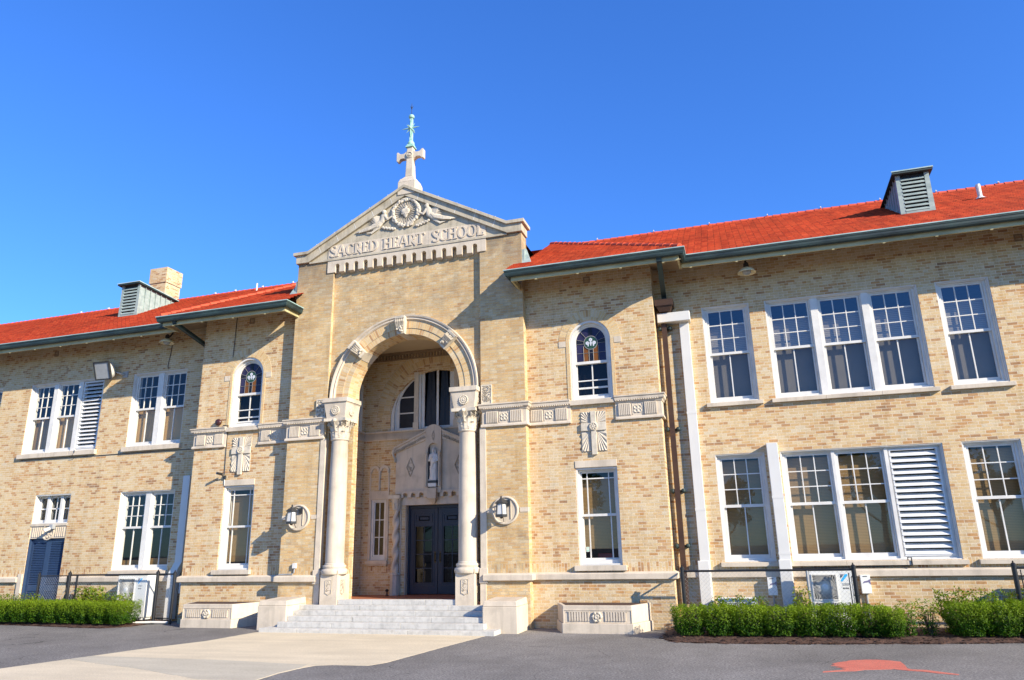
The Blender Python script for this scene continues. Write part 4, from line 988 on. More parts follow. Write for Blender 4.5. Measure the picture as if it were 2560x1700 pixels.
# ---- window maker for straight headed openings
def glaze(f, x0, x1, z0, z1, y, nx, nz, bar=.022, stile=.042, rail=None, th=.035):
    rail = rail or stile
    f.prism(rect(x0, x1, z0, z1), y, y+th, [rect(x0+stile, x1-stile, z0+rail, z1-stile)])
    for i in range(1, nx): c = x0+stile+(x1-x0-2*stile)*i/nx; f.box(c-bar/2, c+bar/2, y+.003, y+th-.003, z0+rail, z1-stile)
    for j in range(1, nz): c = z0+rail+(z1-stile-z0-rail)*j/nz; f.box(x0+stile, x1-stile, y+.004, y+th-.004, c-bar/2, c+bar/2)
def window(x0, x1, z0, z1, y, bays, mull, jamb=.10, sill=(.085, .10), glass='glass', upz=None, blinds=None, lower_nx=2, recess=.05, up=(3, 3)):
    """bays: list of 'w' or 'l' (louvre); blinds: per bay list of (zfrac0, zfrac1, material)"""
    n = len(bays); bw = (x1-x0-2*jamb-mull*(n-1))/n; f = MB()
    op = [rect(x0+jamb+i*(bw+mull), x0+jamb+i*(bw+mull)+bw, z0+.075, z1-.075) for i in range(n)]
    f.prism(rect(x0, x1, z0, z1), y+recess+.055, y+wallT-.06, op)
    f.prism(rect(x0, x1, z0, z1), y+recess, y+recess+.055, [rect(x0+.045, x1-.045, z0+.03, z1-.045)])
    f.prism(rect(x0, x1, z0, z1), y+.012, y+recess, [rect(x0+.022, x1-.022, z0+.02, z1-.022)])
    for i in range(n-1):
        c = x0+jamb+(i+1)*bw+i*mull+mull/2; f.box(c-mull/2+.03, c+mull/2-.03, y+recess+.02, y+recess+.056, z0+.03, z1-.045)
    wo = f.build('window', 'white', S, bevel=.003)
    sl = MB(); e, h = sill
    ns = 1 if x1-x0 < 2.3 else 3; w_ = (x1-x0+2*e)/ns
    for i in range(ns):
        a = x0-e+i*w_; sl.hexa([(a+.002,y-.09,z0-h),(a+w_-.002,y-.09,z0-h),(a+w_-.002,y+recess+.06,z0-h),(a+.002,y+recess+.06,z0-h)], [(a+.002,y-.09,z0-.012),(a+w_-.002,y-.09,z0-.012),(a+w_-.002,y+recess+.06,z0+.004),(a+.002,y+recess+.06,z0+.004)])
    sl.build('sill', 'stone', wo, bevel=.004)
    ys = y+recess+.085; zm = upz or (z0+(z1-z0)*.505)
    for i, b in enumerate(bays):
        a, c = op[i][0][0], op[i][1][0]; zb, zt = z0+.075, z1-.075
        if b == 'l':
            lv = MB(); nl = 17 if z1-z0 > 2.35 else 17; st = (zt-zb-.06)/nl
            for k in range(nl):
                zz = zb+.03+st*k
                lv.hexa([(a+.01,ys-.06,zz),(c-.01,ys-.06,zz),(c-.01,ys+.04,zz+st*.72),(a+.01,ys+.04,zz+st*.72)], [(a+.01,ys-.06,zz+.012),(c-.01,ys-.06,zz+.012),(c-.01,ys+.04,zz+st*.72+.012),(a+.01,ys+.04,zz+st*.72+.012)])
            lv.prism(rect(a, c, zb, zt), ys-.05, ys+.06, [rect(a+.03, c-.03, zb+.03, zt-.03)])
            lo = lv.build('louver', 'lvr', wo)
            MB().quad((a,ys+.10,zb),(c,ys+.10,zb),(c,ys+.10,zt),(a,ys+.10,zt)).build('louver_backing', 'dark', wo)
            continue
        sh = MB(); glaze(sh, a+.004, c-.004, zm-.02, zt, ys, up[0], up[1], stile=.04, rail=.055); sh.box(a-.004, c+.004, ys-.012, ys+.05, zm-.028, zm+.03)
        glaze(sh, a+.004, c-.004, zb, zm+.02, ys+.037, lower_nx, 1, stile=.042, rail=.075, bar=.026)
        sh.build('sash', 'white', wo)
        MB().quad((a+.03,ys+.018,zm),(c-.03,ys+.018,zm),(c-.03,ys+.018,zt-.02),(a+.03,ys+.018,zt-.02)).build('pane', glass, wo)
        MB().quad((a+.03,ys+.055,zb+.03),(c-.03,ys+.055,zb+.03),(c-.03,ys+.055,zm),(a+.03,ys+.055,zm)).build('pane', 'glass', wo)
        for (q0, q1, mt) in (blinds[i] if blinds else []):
            MB().box(a-.03, c+.03, y+wallT-.025, y+wallT-.02, zb+(zt-zb)*q0, zb+(zt-zb)*q1).build('blind', mt, wo)
    return wo
bu = [(0, .50, 'shade'), (.50, .86, 'blind_g')]
window(*Rup[0], ZU0, ZU1, WY, ['w'], 0, glass='glass_up', blinds=[bu])
window(*Rup[1], ZU0, ZU1, WY, ['w']*3, .22, glass='glass_up', blinds=[bu]*3)
window(*Rup[2], ZU0, ZU1, WY, ['w'], 0, glass='glass_up', blinds=[bu])
window(*Rup[3], ZU0, ZU1, WY, ['w'], 0, glass='glass_up', blinds=[bu])
bl = [(0.02, .97, 'blind')]
window(*Rlo[0], ZL0, ZL1, WY, ['w'], 0, blinds=[[(.52,.97,'blind'),(0,.50,'blind')]], upz=2.60)
window(*Rlo[1], ZL0, ZL1, WY, ['w','w','l'], .13, blinds=[[(0,.97,'blind')], [(.53,.97,'blind'),(0,.50,'blind')], []], upz=2.60)
window(*Rlo[2], ZL0, ZL1, WY, ['w'], 0, blinds=[[(.53,.97,'blind'),(0,.50,'blind')]], upz=2.60)
window(*Rlo[3], ZL0, ZL1, WY, ['w'], 0, blinds=[bl], upz=2.60)
window(*Lup[0], ZM0, ZM1, WY, ['w','w','l'], .24, blinds=[[(0,.50,'blind')], [(0,.52,'blind_sunlit')], []], sill=(.07,.15))
window(*Lup[1], ZM0, ZM1, WY, ['w','w'], .26, blinds=[[(0,.50,'blind_sunlit')], [(0,.50,'blind_sunlit')]], sill=(.07,.15))
window(*Lup[2], ZM0, ZM1, WY, ['w','w'], .26, blinds=[bl, bl], sill=(.07,.15))
window(-9.62, -7.62, 1.36, 3.62, WY, ['w','w'], .25, blinds=[[(0,.10,'blind')], [(0,.12,'blind')]], sill=(.02,.10), upz=2.57)

# side bay windows: arched above, straight below
for sg in (-1, 1):
    cx = sg*4.985; y = FY
    f = MB(); A = arch_shape(cx, .515, 5.2, 6.71, .515, 28)
    f.prism(A, y+.10, y+.28, [arch_shape(cx, .405, 5.30, 6.71, .405, 24)])
    f.prism(A, y+.02, y+.10, [arch_shape(cx, .455, 5.23, 6.71, .455, 24)])
    wo = f.build('window', 'white', S)
    s = MB(); ys = y+.14
    s.prism(arch_shape(cx, .41, 6.14, 6.71, .41, 24), ys, ys+.035, [arch_shape(cx, .372, 6.205, 6.71, .372, 22)]); s.box(cx-.41, cx+.41, ys-.015, ys+.05, 6.135, 6.20)
    s.prism(rect(cx-.41, cx+.41, 5.29, 6.15), ys+.037, ys+.07, [rect(cx-.37, cx+.37, 5.36, 6.13)])
    s.box(cx-.014, cx+.014, ys+.04, ys+.067, 5.36, 6.13)
    for zz, t in ((5.72, .014), (5.535, .022) if sg > 0 else (5.50, .020)): s.box(cx-.37, cx+.37, ys+.041-.01, ys+.066, zz-t, zz+t)
    if sg < 0: s.box(cx-.40, cx+.40, ys+.02, ys+.036, 5.36, 5.40)
    s.build('sash', 'white', wo)
    MB().quad((cx-.39,ys+.054,5.32),(cx+.39,ys+.054,5.32),(cx+.39,ys+.054,6.16),(cx-.39,ys+.054,6.16)).build('pane', 'glass_d', wo)
    MB().prism_face(arch_shape(cx, .385, 6.16, 6.71, .385, 24), ys+.020).build('leaded_pane', 'purple', wo)
    for s2 in (-1, 1):
        q = MB(); a, b = sorted((cx+s2*.055, cx+s2*.185)); q.box(a, b, ys+.015, ys+.0195, 6.21, 6.60); q.build('leaded_pane', 'amber', wo)
    for (xa, xb, za, zb) in ((-.05,.05,6.21,6.50),(-.05,.05,6.86,7.075),(-.37,-.19,6.66,6.75),(.19,.37,6.66,6.75)):
        q = MB(); q.box(cx+xa, cx+xb, ys+.014, ys+.0194, za, zb); q.build('leaded_pane', 'ink', wo)
    q = MB(); q.lathe([(.165,0),(.165,.006)], (cx, ys+.014, 6.68), 32, 'y'); md = q.build('leaded_medallion', 'green', wo)
    q = MB()
    for fx, fz, fr in ((0,.075,.05),(-.085,-.005,.05),(.085,-.005,.05),(0,-.01,.035)):
        for k in range(6):
            a = k*pi/3+pi/2; q.ell((cx+fx+fr*.55*cos(a), ys+.007, 6.68+fz+fr*.55*sin(a)), (fr*.42,.002,fr*.42), None, 8, 6)
        q.ell((cx+fx*.8, ys+.007, 6.68+fz-fr), (.018,.002,.04), None, 8, 6)
    q.build('lily_flower', 'petal', md)
    q = MB(); q.ring(cx, 6.68, .162, .180, ys+.002, ys+.012, 0, 2*pi, 32)
    for a in (pi*.27, pi*.73, pi*.92, pi*.08): q.tube([(cx+.18*cos(a), ys+.01, 6.68+.18*sin(a)), (cx+.375*cos(a), ys+.01, 6.69+.375*sin(a))], .006, 5)
    for xx in (-.19, .19, -.055, .055): q.tube([(cx+xx, ys+.01, 6.20), (cx+xx, ys+.01, 6.52 if abs(xx) < .1 else 6.60)], .006, 5)
    q.tube([(cx-.375, ys+.01, 6.42), (cx+.375, ys+.01, 6.42)], .006, 5); q.tube([(cx-.375, ys+.01, 6.66), (cx-.18, ys+.01, 6.66)], .006, 5); q.tube([(cx+.18, ys+.01, 6.66), (cx+.375, ys+.01, 6.66)], .006, 5)
    q.build('lead_came', 'lead', wo)
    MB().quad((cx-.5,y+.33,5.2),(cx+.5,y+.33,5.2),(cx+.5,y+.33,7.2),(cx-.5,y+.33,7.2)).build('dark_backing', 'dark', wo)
    q = MB(); q.box(cx-.545, cx+.545, y-.085, y+.10, 5.085, 5.205); q.build('sill', 'stone', wo, bevel=.005)
    # brick surround
    m = MB(); m.ring(cx, 6.71, .517, .60, y-.012, y+.06, 0, pi, 36)
    for s2 in (-1, 1): m.box(cx+s2*.517, cx+s2*.60, y-.012, y+.06, 5.26, 6.71)
    m.build('window_reveal', 'archb', S)
    m = MB(); m.ring(cx, 6.71, .601, .785, y-.006, y+.05, .02, pi-.02, 36); m.build('window_arch', 'archb', S)
    for s2 in (-1, 1): m = MB(); m.box(cx+s2*.605, cx+s2*.785, y-.014, y+.05, 6.585, 6.735); m.build('impost_stone', 'stone', S)
    # carved cross panel
    m = MB(); zc = 4.545; m.box(cx-.305, cx+.305, y-.012, y+.03, 3.955, 4.915)
    m.box(cx-.06, cx+.06, y-.06, y, 3.875, 4.915); m.box(cx-.305, cx+.305, y-.055, y, zc-.095, zc+.085)
    for s2 in (-1, 1):
        for (zb, up_) in ((zc+.10, 1), (zc-.11, -1)):
            o_ = (cx+s2*.075, zb); far = 4.90 if up_ > 0 else 3.965
            edge = [(cx+s2*.295, zb), (cx+s2*.295, zb+(far-zb)*.33), (cx+s2*.295, zb+(far-zb)*.66), (cx+s2*.295, far), (cx+s2*.22, far), (cx+s2*.15, far), (cx+s2*.085, far)]
            for k in range(len(edge)-1):
                e0, e1 = edge[k], edge[k+1]; mid = ((e0[0]+e1[0])/2, (e0[1]+e1[1])/2)
                m.raw([(o_[0],y-.014,o_[1]), (e0[0],y-.013,e0[1]), (mid[0],y-.038,mid[1]), (e1[0],y-.013,e1[1])], [(0,1,2),(0,2,3)] if (e0[0]-o_[0])*(e1[1]-o_[1])-(e0[1]-o_[1])*(e1[0]-o_[0]) > 0 else [(0,2,1),(0,3,2)])
    m.build('cross_panel', 'stone_c', S)
    q = MB(); q.lathe([(.105,.0),(.105,.03),(.085,.045),(.075,.03),(.05,.03),(.03,.045),(.015,.04)], (cx, y-.045, zc), 20, 'y')
    for k in range(8): q.ell((cx+.06*cos(k*pi/4), y-.08, zc+.06*sin(k*pi/4)), (.016,.012,.016), None, 6, 5)
    q.build('cross_rosette', 'stone_c', S)
    # lower window with margin lights
    x0, x1, z0, z1 = cx-.50, cx+.50, 1.36, 3.58
    f = MB(); f.prism(rect(x0, x1, z0, z1), y+.12, y+.30, [rect(x0+.085, x1-.085, z0+.12, z1-.085)]); f.prism(rect(x0, x1, z0, z1), y+.03, y+.12, [rect(x0+.045, x1-.045, z0+.04, z1-.045)])
    wo = f.build('window', 'white', S); s = MB(); ys = y+.16; zm = 2.485
    for (za, zb2, yo, hz) in ((zm-.02, z1-.085, 0, 1), (z0+.12, zm+.02, .037, 0)):
        s.prism(rect(x0+.085, x1-.085, za, zb2), ys+yo, ys+yo+.034, [rect(x0+.115, x1-.115, za+.04, zb2-.035)])
        for xx in (x0+.24, x1-.24): s.box(xx-.013, xx+.013, ys+yo+.004, ys+yo+.03, za+.04, zb2-.03)
        if hz: s.box(x0+.11, x1-.11, ys+.005, ys+.029, zb2-.175, zb2-.149)
    s.box(x0+.08, x1-.08, ys-.012, ys+.05, zm-.028, zm+.028); s.build('sash', 'white', wo)
    MB().quad((x0+.10,ys+.018,zm),(x1-.10,ys+.018,zm),(x1-.10,ys+.018,z1-.1),(x0+.10,ys+.018,z1-.1)).build('pane', 'glass', wo)
    MB().quad((x0+.10,ys+.055,z0+.13),(x1-.10,ys+.055,z0+.13),(x1-.10,ys+.055,zm),(x0+.10,ys+.055,zm)).build('pane', 'glass', wo)
    MB().box(x0-.02, x1+.02, y+.325, y+.33, z0+(.36 if sg > 0 else .2), z1-.22).build('blind', 'blind', wo)
    q = MB(); q.box(x0-.10, x1+.10, y-.10, y+.12, z0-.115, z0); q.build('sill', 'stone', wo, bevel=.005)
    q = MB(); q.box(x0, x1, y-.016, y+.06, z1+.003, z1+.165); q.build('lintel', 'stone', S, bevel=.004)
    if sg > 0:
        q = MB(); q.box(x0+.13, x0+.21, ys+.050, ys+.053, z0+.30, z0+.41); stn = q.build('window_sticker', 'pvc', wo)
        q = MB(); q.box(x0+.14, x0+.20, ys+.0485, ys+.0498, z0+.31, z0+.35); q.box(x0+.14, x0+.20, ys+.0485, ys+.0498, z0+.375, z0+.40); q.build('sticker_print', 'verd', wo)
        t = empty('chair', (cx, y+.7, z0+.0), 'red chair back seen through the bottom of a side bay window', 'chair')
        q = MB(); q.box(cx-.18, cx+.18, y+.60, y+.66, z0+.02, z0+.26); q.build('backrest', 'redpart', t, bevel=.03)
        q = MB(); q.box(cx-.18, cx+.18, y+.62, y+1.0, z0-.30, z0-.24); q.build('seat', 'redpart', t, bevel=.02)
        for sx_ in (-1, 1):
            for sy_ in (.64, .98):
                q = MB(); q.tube([(cx+sx_*.15, y+sy_, z0-.24), (cx+sx_*.17, y+sy_, z0-.70)], .014, 6); q.build('leg', 'black', t)

# side door of the far wing with transom window and carved lintel
x0, x1 = -12.95, -11.52; y = WY
m = MB(); m.box(x0, x1, y+.02, y+.25, 2.33, 2.77); m.box(x0, x1, y-.01, y+.02, 2.70, 2.77)
for i in range(17):
    c = x0+.10+(x1-x0-.2)*i/16
    if abs(c-(x0+x1)/2) > .27: m.box(c-.016, c+.016, y+.002, y+.02, 2.38, 2.66)
m.ring((x0+x1)/2, 2.52, .21, .24, y-.005, y+.02, 0, 2*pi, 24)
random.seed(4)
for i in range(16):
    a = U(0, 6.28); r = U(.03, .17); m.ell(((x0+x1)/2+r*cos(a), y+.012, 2.52+r*sin(a)), (.03,.02,.03), None, 7, 5)
m.build('door_lintel', 'stone', S)
f = MB(); xs = [x0+.10, x0+.42, x1-.42, x1-.10]
f.prism(rect(x0, x1, 2.77, 3.65), y+.17, y+.28, [rect(x0+.08, x0+.40, 2.89, 3.55), rect(x0+.50, x1-.50, 2.89, 3.55), rect(x1-.40, x1-.08, 2.89, 3.55)])
f.prism(rect(x0, x1, 2.77, 3.65), y+.012, y+.17, [rect(x0+.03, x1-.03, 2.80, 3.62)])
for c in (x0+.45, x1-.45): f.box(c-.05, c+.05, y+.10, y+.171, 2.80, 3.62)
f.box(x0+.08, x1-.08, y+.19, y+.22, 3.205, 3.245); f.box((x0+x1)/2-.018, (x0+x1)/2+.018, y+.19, y+.221, 2.89, 3.55)
for c in (x0+.10, (x0+x1)/2, x1-.2): f.tube([(c-.06, y+.15, 3.56), (c, y+.10, 3.60), (c+.07, y+.15, 3.58)], .016, 6)
wo = f.build('window', 'white', S)
MB().quad((x0+.05,y+.21,2.85),(x1-.05,y+.21,2.85),(x1-.05,y+.21,3.6),(x0+.05,y+.21,3.6)).build('pane', 'glass_d', wo)
for s2 in (0, 1):
    m = MB(); m.box((x0 if s2 == 0 else x1-.03), (x0+.03 if s2 == 0 else x1), y+.02, y+.2, .0, 2.33); m.build('door_jamb', 'navy_l', S)
m = MB(); m.box(x0-.16, x0-.002, y-.05, y+.2, .0, 1.30); m.build('door_jamb_stone', 'stone', S)
for s2 in (0, 1):
    a = x0+.03+s2*.685; b = a+.683; m = MB()
    m.prism(rect(a, b, .06, 2.32), y+.10, y+.15, [rect(a+.09, b-.09, .95, 2.20), rect(a+.09, b-.09, .16, .80)])
    for (za, zb2) in ((.95, 2.20), (.16, .80)):
        k_ = int((zb2-za)/.05)
        for k in range(k_):
            zz = za+(zb2-za)*k/k_; m.hexa([(a+.09,y+.10,zz),(b-.09,y+.10,zz),(b-.09,y+.14,zz+.045),(a+.09,y+.14,zz+.045)], [(a+.09,y+.10,zz+.012),(b-.09,y+.10,zz+.012),(b-.09,y+.14,zz+.057),(a+.09,y+.14,zz+.057)])
    d = m.build('louvred_door', 'navy_l', S)
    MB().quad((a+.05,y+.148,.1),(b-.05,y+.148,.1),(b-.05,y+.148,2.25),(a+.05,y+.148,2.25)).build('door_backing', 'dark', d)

# ================================================================== roofs
SL = 0.573; EZ = 8.42; EY = -0.26; FYE = -0.80; RY = 4.60
def zr(y, y0=EY): return EZ+SL*(y-y0)
def courses(mb, y0, y1, xlo, xhi, zf, step=.15, lift=.030):
    n = int((y1-y0)/step); 
    for i in range(n):
        a = y0+(y1-y0)*i/n; b = y0+(y1-y0)*(i+1)/n
        l0, h0, l1, h1 = xlo(a), xhi(a), xlo(b), xhi(b)
        if h0-l0 < .01: continue
        ns = max(1, int((h0-l0)/3.0))
        for k in range(ns):
            s0, s1 = k/ns, (k+1)/ns
            xa0, xa1 = l0+(h0-l0)*s0, l0+(h0-l0)*s1; xb0, xb1 = l1+(h1-l1)*s0, l1+(h1-l1)*s1
            j = .004*sin(xa0*3+i*1.7)
            j2 = .004*sin(xa1*3+i*1.7)
            mb.quad((xa0,a,zf(a)+lift+j), (xa1,a,zf(a)+lift+j2), (xb1,b,zf(b)+.004), (xb0,b,zf(b)+.004), uv=[(xa0,i+.02),(xa1,i+.02),(xb1,i+.98),(xb0,i+.98)])
            mb.quad((xa0,a,zf(a)-.01), (xa1,a,zf(a)-.01), (xa1,a,zf(a)+lift+j2), (xa0,a,zf(a)+lift+j), uv=[(xa0,i+.02),(xa1,i+.02),(xa1,i+.1),(xa0,i+.1)])
for sg in (-1, 1):
    r = MB()
    if sg > 0: courses(r, EY, RY, lambda y: 7.5-(y-EY) if y < 3.8 else 3.40, lambda y: 27.0, lambda y: zr(y))
    else: courses(r, EY, RY, lambda y: -27.0, lambda y: -7.5+(y-EY) if y < 3.8 else -3.40, lambda y: zr(y))
    r.build('tiled_roof', 'tile', S)
    f = MB(); xe = 7.5
    if sg > 0: courses(f, FYE, 3.34, lambda y: 3.12 if y < 0 else 3.37, lambda y: xe-(y-FYE), lambda y: zr(y, FYE))
    else: courses(f, FYE, 3.34, lambda y: -xe+(y-FYE), lambda y: -3.12 if y < 0 else -3.37, lambda y: zr(y, FYE))
    # narrow side slope of the hip, down to the valley
    n = 30
    for i in range(n):
        u0, u1 = 4.14*i/n, 4.14*(i+1)/n
        f.quad((sg*(xe-u0),FYE+u0,EZ+SL*u0+.01), (sg*(xe-u0),EY+u0,EZ+SL*u0+.01), (sg*(xe-u1),EY+u1,EZ+SL*u1+.01), (sg*(xe-u1),FYE+u1,EZ+SL*u1+.01), uv=[(0,i),(.54,i),(.54,i+1),(0,i+1)])
    fo = f.build('tiled_roof', 'tile', S)
    h = MB(); n = 22
    for i in range(n):
        u0, u1 = .12+4.02*i/n-.03, .12+4.02*(i+1)/n
        p0 = Vector((sg*(xe-u0), FYE+u0, EZ+SL*u0+.0)); p1 = Vector((sg*(xe-u1), FYE+u1, EZ+SL*u1+.0))
        h.tube([p0, p1], [.080, .060], 10)
    h.build('hip_tiles', 'ridge', fo)
    h = MB(); n = 100
    for i in range(n):
        a = sg*(3.4+23.4*i/n); b = sg*(3.4+23.4*(i+1)/n+.03); h.tube([(a, RY+.02, zr(RY)-.03), (b, RY+.02, zr(RY)-.03)], [.10, .082], 8)
    h.build('ridge_tiles', 'ridge', S)
m = MB()       # rear slope, transverse roof behind the gable, rear wall and floors
m.quad((-27,RY,zr(RY)),(27,RY,zr(RY)),(27,10.2,8.2),(-27,10.2,8.2))
m.quad((-3.30,.48,9.70),(0,.48,11.40),(0,RY+1.4,11.40),(-3.30,RY-.2,9.70)); m.quad((3.30,.48,9.70),(3.30,RY-.2,9.70),(0,RY+1.4,11.40),(0,.48,11.40))
m.build('rear_roof', 'tile', S)
m = MB(); m.box(-27, 27, 9.8, 10.1, -.2, 8.6); m.box(-27.0, -26.8, .85, 10, -.2, 8.78); m.box(26.8, 27, .85, 10, -.2, 8.78)
for sg in (-1, 1):
    a = sg*26.9
    m.raw([(a,.9,8.7),(a,9.9,8.6),(a,RY,zr(RY)-.05)], [(0,1,2),(0,2,1)])
m.build('rear_wall', 'brick', S)
m = MB()
for sg in (-1, 1):
    for zz in (.62, 4.45, 8.3): m.box(sg*2.75, sg*26.7, 1.15, 9.8, zz-.2, zz)
    m.box(sg*2.7, sg*2.75, .62, 9.8, .4, 8.5); m.box(sg*2.75, sg*26.7, 5.2, 5.3, .62, 8.3)
m.build('interior', 'inner', S)

# eaves: soffit, fascia, gutter
for sg in (-1, 1):
    pth = [(-27,EY+.13),(-7.37,EY+.13),(-7.37,FYE+.13),(-3.25,FYE+.13),(-3.25,-.003)]
    if sg > 0: pth = [(-x, y) for x, y in reversed(pth)]
    gt = MB().sweep(pth, [(.0,8.40),(.0,8.29),(.03,8.262),(.075,8.258),(.105,8.28),(.12,8.32),(.122,8.36),(.135,8.385),(.135,8.405),(.118,8.405),(.105,8.37),(.10,8.33),(.02,8.31),(.012,8.40)]).build('gutter', 'patina', S)
    MB().sweep(pth, [(.106,8.412),(.146,8.412),(.150,8.425),(.146,8.436),(.106,8.436)]).build('gutter_rim', 'patina_l', gt)
    m = MB()
    xs = [7.6+1.05*i for i in range(11)]
    fa = MB().sweep(pth, [(-.005,8.30),(-.005,8.165),(-.05,8.165),(-.05,8.30)])
    for x in xs: fa.box(sg*x-.028, sg*x+.028, EY+.135, EY+.18, 8.145, 8.165)
    for x in (3.9, 4.95, 6.0, 7.0): fa.box(sg*x-.028, sg*x+.028, FYE+.135, FYE+.18, 8.145, 8.165)
    fo = fa.build('fascia', 'fascia', S)
    m = MB()
    def sof(x0, x1, ya, yb): m.quad((sg*x0,ya,8.17),(sg*x1,ya,8.17),(sg*x1,yb,8.17+SL*(yb-ya)),(sg*x0,yb,8.17+SL*(yb-ya)))
    sof(7.3, 27, EY+.14, WY+.1); sof(3.3, 7.4, FYE+.14, FY+.1); sof(3.28, 3.38, FYE+.14, 0)
    m.quad((sg*7.38,FYE+.13,8.17),(sg*7.38,EY+.3,8.17),(sg*6.58,WY,8.55),(sg*6.58,FYE+.2,8.30))
    m.build('soffit', 'soffit', S)
# small square vents high on the walls
for (x, z, y) in ((-4.99,8.33,FY),(4.99,8.30,FY),(14.68,8.22,WY),(-13.0,8.25,WY)):
    m = MB(); m.prism(rect(x-.085, x+.085, z-.085, z+.085), y-.012, y, [rect(x-.06, x+.06, z-.06, z+.06)])
    for k in range(4): m.box(x-.06, x+.06, y-.008, y+.0, z-.05+.03*k, z-.04+.03*k)
    m.build('wall_vent', 'soffit', S)

# copper louvred roof vents
def roof_vent(x0, x1, yf, hz, yb, zb):
    zf = zr(yf)-.02; zt = zf+hz; m = MB()
    m.hexa([(x0,yf,zf-.1),(x1,yf,zf-.1),(x1,yb,zr(yb)-.1),(x0,yb,zr(yb)-.1)], [(x0+.035,yf,zt),(x1-.035,yf,zt),(x1-.035,yb,zb-.02),(x0+.035,yb,zb-.02)])
    for i in range(6):
        t = (i+1)/7; yy = yf+(yb-yf)*t; zz0 = zr(yy)-.05; zz1 = zt+(zb-.02-zt)*t
        if zz1-zz0 > .05:
            for xa, sgn in ((x0, -1), (x1, 1)): m.box(xa-.018*0+sgn*.0-.012, xa+.012, yy-.008, yy+.008, zz0, zz1-.01)
    for xa, xb in ((x0-.012, x0+.11), (x1-.11, x1+.012)): m.hexa([(xa,yf-.04,zf-.02),(xb,yf-.04,zf-.02),(xb,yf,zf-.02),(xa,yf,zf-.02)], [(xa+.02,yf-.04,zt),(xb-.0,yf-.04,zt),(xb,yf,zt),(xa+.02,yf,zt)])
    m.box(x0+.11, x1-.11, yf-.045, yf, zf-.03, zf+.06)
    vo = m.build('roof_vent', 'vent', S)
    MB().quad((x0+.1,yf-.006,zf),(x1-.1,yf-.006,zf),(x1-.1,yf-.006,zt),(x0+.1,yf-.006,zt)).build('vent_backing', 'dark', vo)
    l = MB(); n = 9; st = (zt-zf-.14)/n
    for k in range(n):
        zz = zf+.07+st*k; l.hexa([(x0+.11,yf-.05,zz),(x1-.11,yf-.05,zz),(x1-.11,yf-.01,zz+st*.5),(x0+.11,yf-.01,zz+st*.5)], [(x0+.11,yf-.05,zz+st*.30),(x1-.11,yf-.05,zz+st*.30),(x1-.11,yf-.01,zz+st*.7),(x0+.11,yf-.01,zz+st*.7)])
    l.build('louver', 'vent', vo)
    c = MB(); ov = .085
    c.hexa([(x0-ov,yf-.16,zt-.01),(x1+ov,yf-.16,zt-.01),(x1+ov,yb+.05,zb-.03),(x0-ov,yb+.05,zb-.03)], [(x0-ov+.02,yf-.16,zt+.06),(x1+ov-.02,yf-.16,zt+.06),(x1+ov-.02,yb+.05,zb+.02),(x0-ov+.02,yb+.05,zb+.02)])
    co = c.build('vent_cap', 'patina', vo)
    c = MB(); c.box(x0-ov-.01, x1+ov+.01, yf-.175, yf-.155, zt+.04, zt+.068); c.hexa([(x1+ov-.005,yf-.16,zt+.035),(x1+ov+.012,yf-.16,zt+.035),(x1+ov+.012,yb+.05,zb+.0),(x1+ov-.005,yb+.05,zb+.0)], [(x1+ov-.005,yf-.16,zt+.066),(x1+ov+.012,yf-.16,zt+.066),(x1+ov+.012,yb+.05,zb+.026),(x1+ov-.005,yb+.05,zb+.026)])
    c.build('cap_edge', 'patina_l', vo)
roof_vent(12.64, 13.38, 1.55, 1.06, 3.15, 10.42)
roof_vent(-12.22, -11.42, 2.33, 1.16, 4.05, 10.95)
# chimney
m = MB(); m.box(-13.95, -13.17, 5.25, 6.05, 9.8, 12.38); m.box(-13.985, -13.135, 5.215, 6.085, 12.38, 13.02)
ch = m.build('chimney', 'brick', S); MB().box(-13.8, -13.3, 5.4, 5.9, 12.9, 13.025).build('flue', 'dark', ch)
# vent pipe and ridge clips
m = MB(); m.lathe([(.055,-.1),(.055,.40),(.045,.40),(.045,.35)], (14.65, 2.36, zr(2.36)), 12); m.lathe([(.14,-.02),(.06,.06)], (14.65, 2.36, zr(2.36)+.01), 12); m.build('roof_vent_pipe', 'pvc', S)
m = MB(); m.lathe([(.03,-.1),(.03,.28)], (-8.05, 4.3, zr(4.3)), 10); m.build('roof_vent_pipe', 'pvc', S)
for x in [4.6, 6.4, 8.1, 9.8, 11.3, 12.9, 14.35, 15.9, -5.4, -6.7, -8.0, -9.2, -10.1, -15.2, -16.6]:
    m = MB(); m.box(x-.016, x+.016, RY-.08, RY+.02, zr(RY)+.05, zr(RY)+.075); m.box(x-.011, x+.011, RY-.03, RY-.0, zr(RY)+.07, zr(RY)+.115); m.build('ridge_clip', 'pvc', S)
# flashing corner where the eave meets the parapet
for sg in (-1, 1):
    m = MB(); m.box(sg*3.362, sg*3.43, .02, .45, 8.70, 9.28); m.hexa([(sg*3.36,-.02,8.86),(sg*3.62,-.02,8.86),(sg*3.62,.05,8.86),(sg*3.36,.05,8.86)] if sg > 0 else [(-3.62,-.02,8.86),(-3.36,-.02,8.86),(-3.36,.05,8.86),(-3.62,.05,8.86)],
        [(3.36,.2,9.38),(3.42,.2,9.38),(3.42,.3,9.38),(3.36,.3,9.38)] if sg > 0 else [(-3.42,.2,9.38),(-3.36,.2,9.38),(-3.36,.3,9.38),(-3.42,.3,9.38)])
    m.build('flashing', 'vent', S)

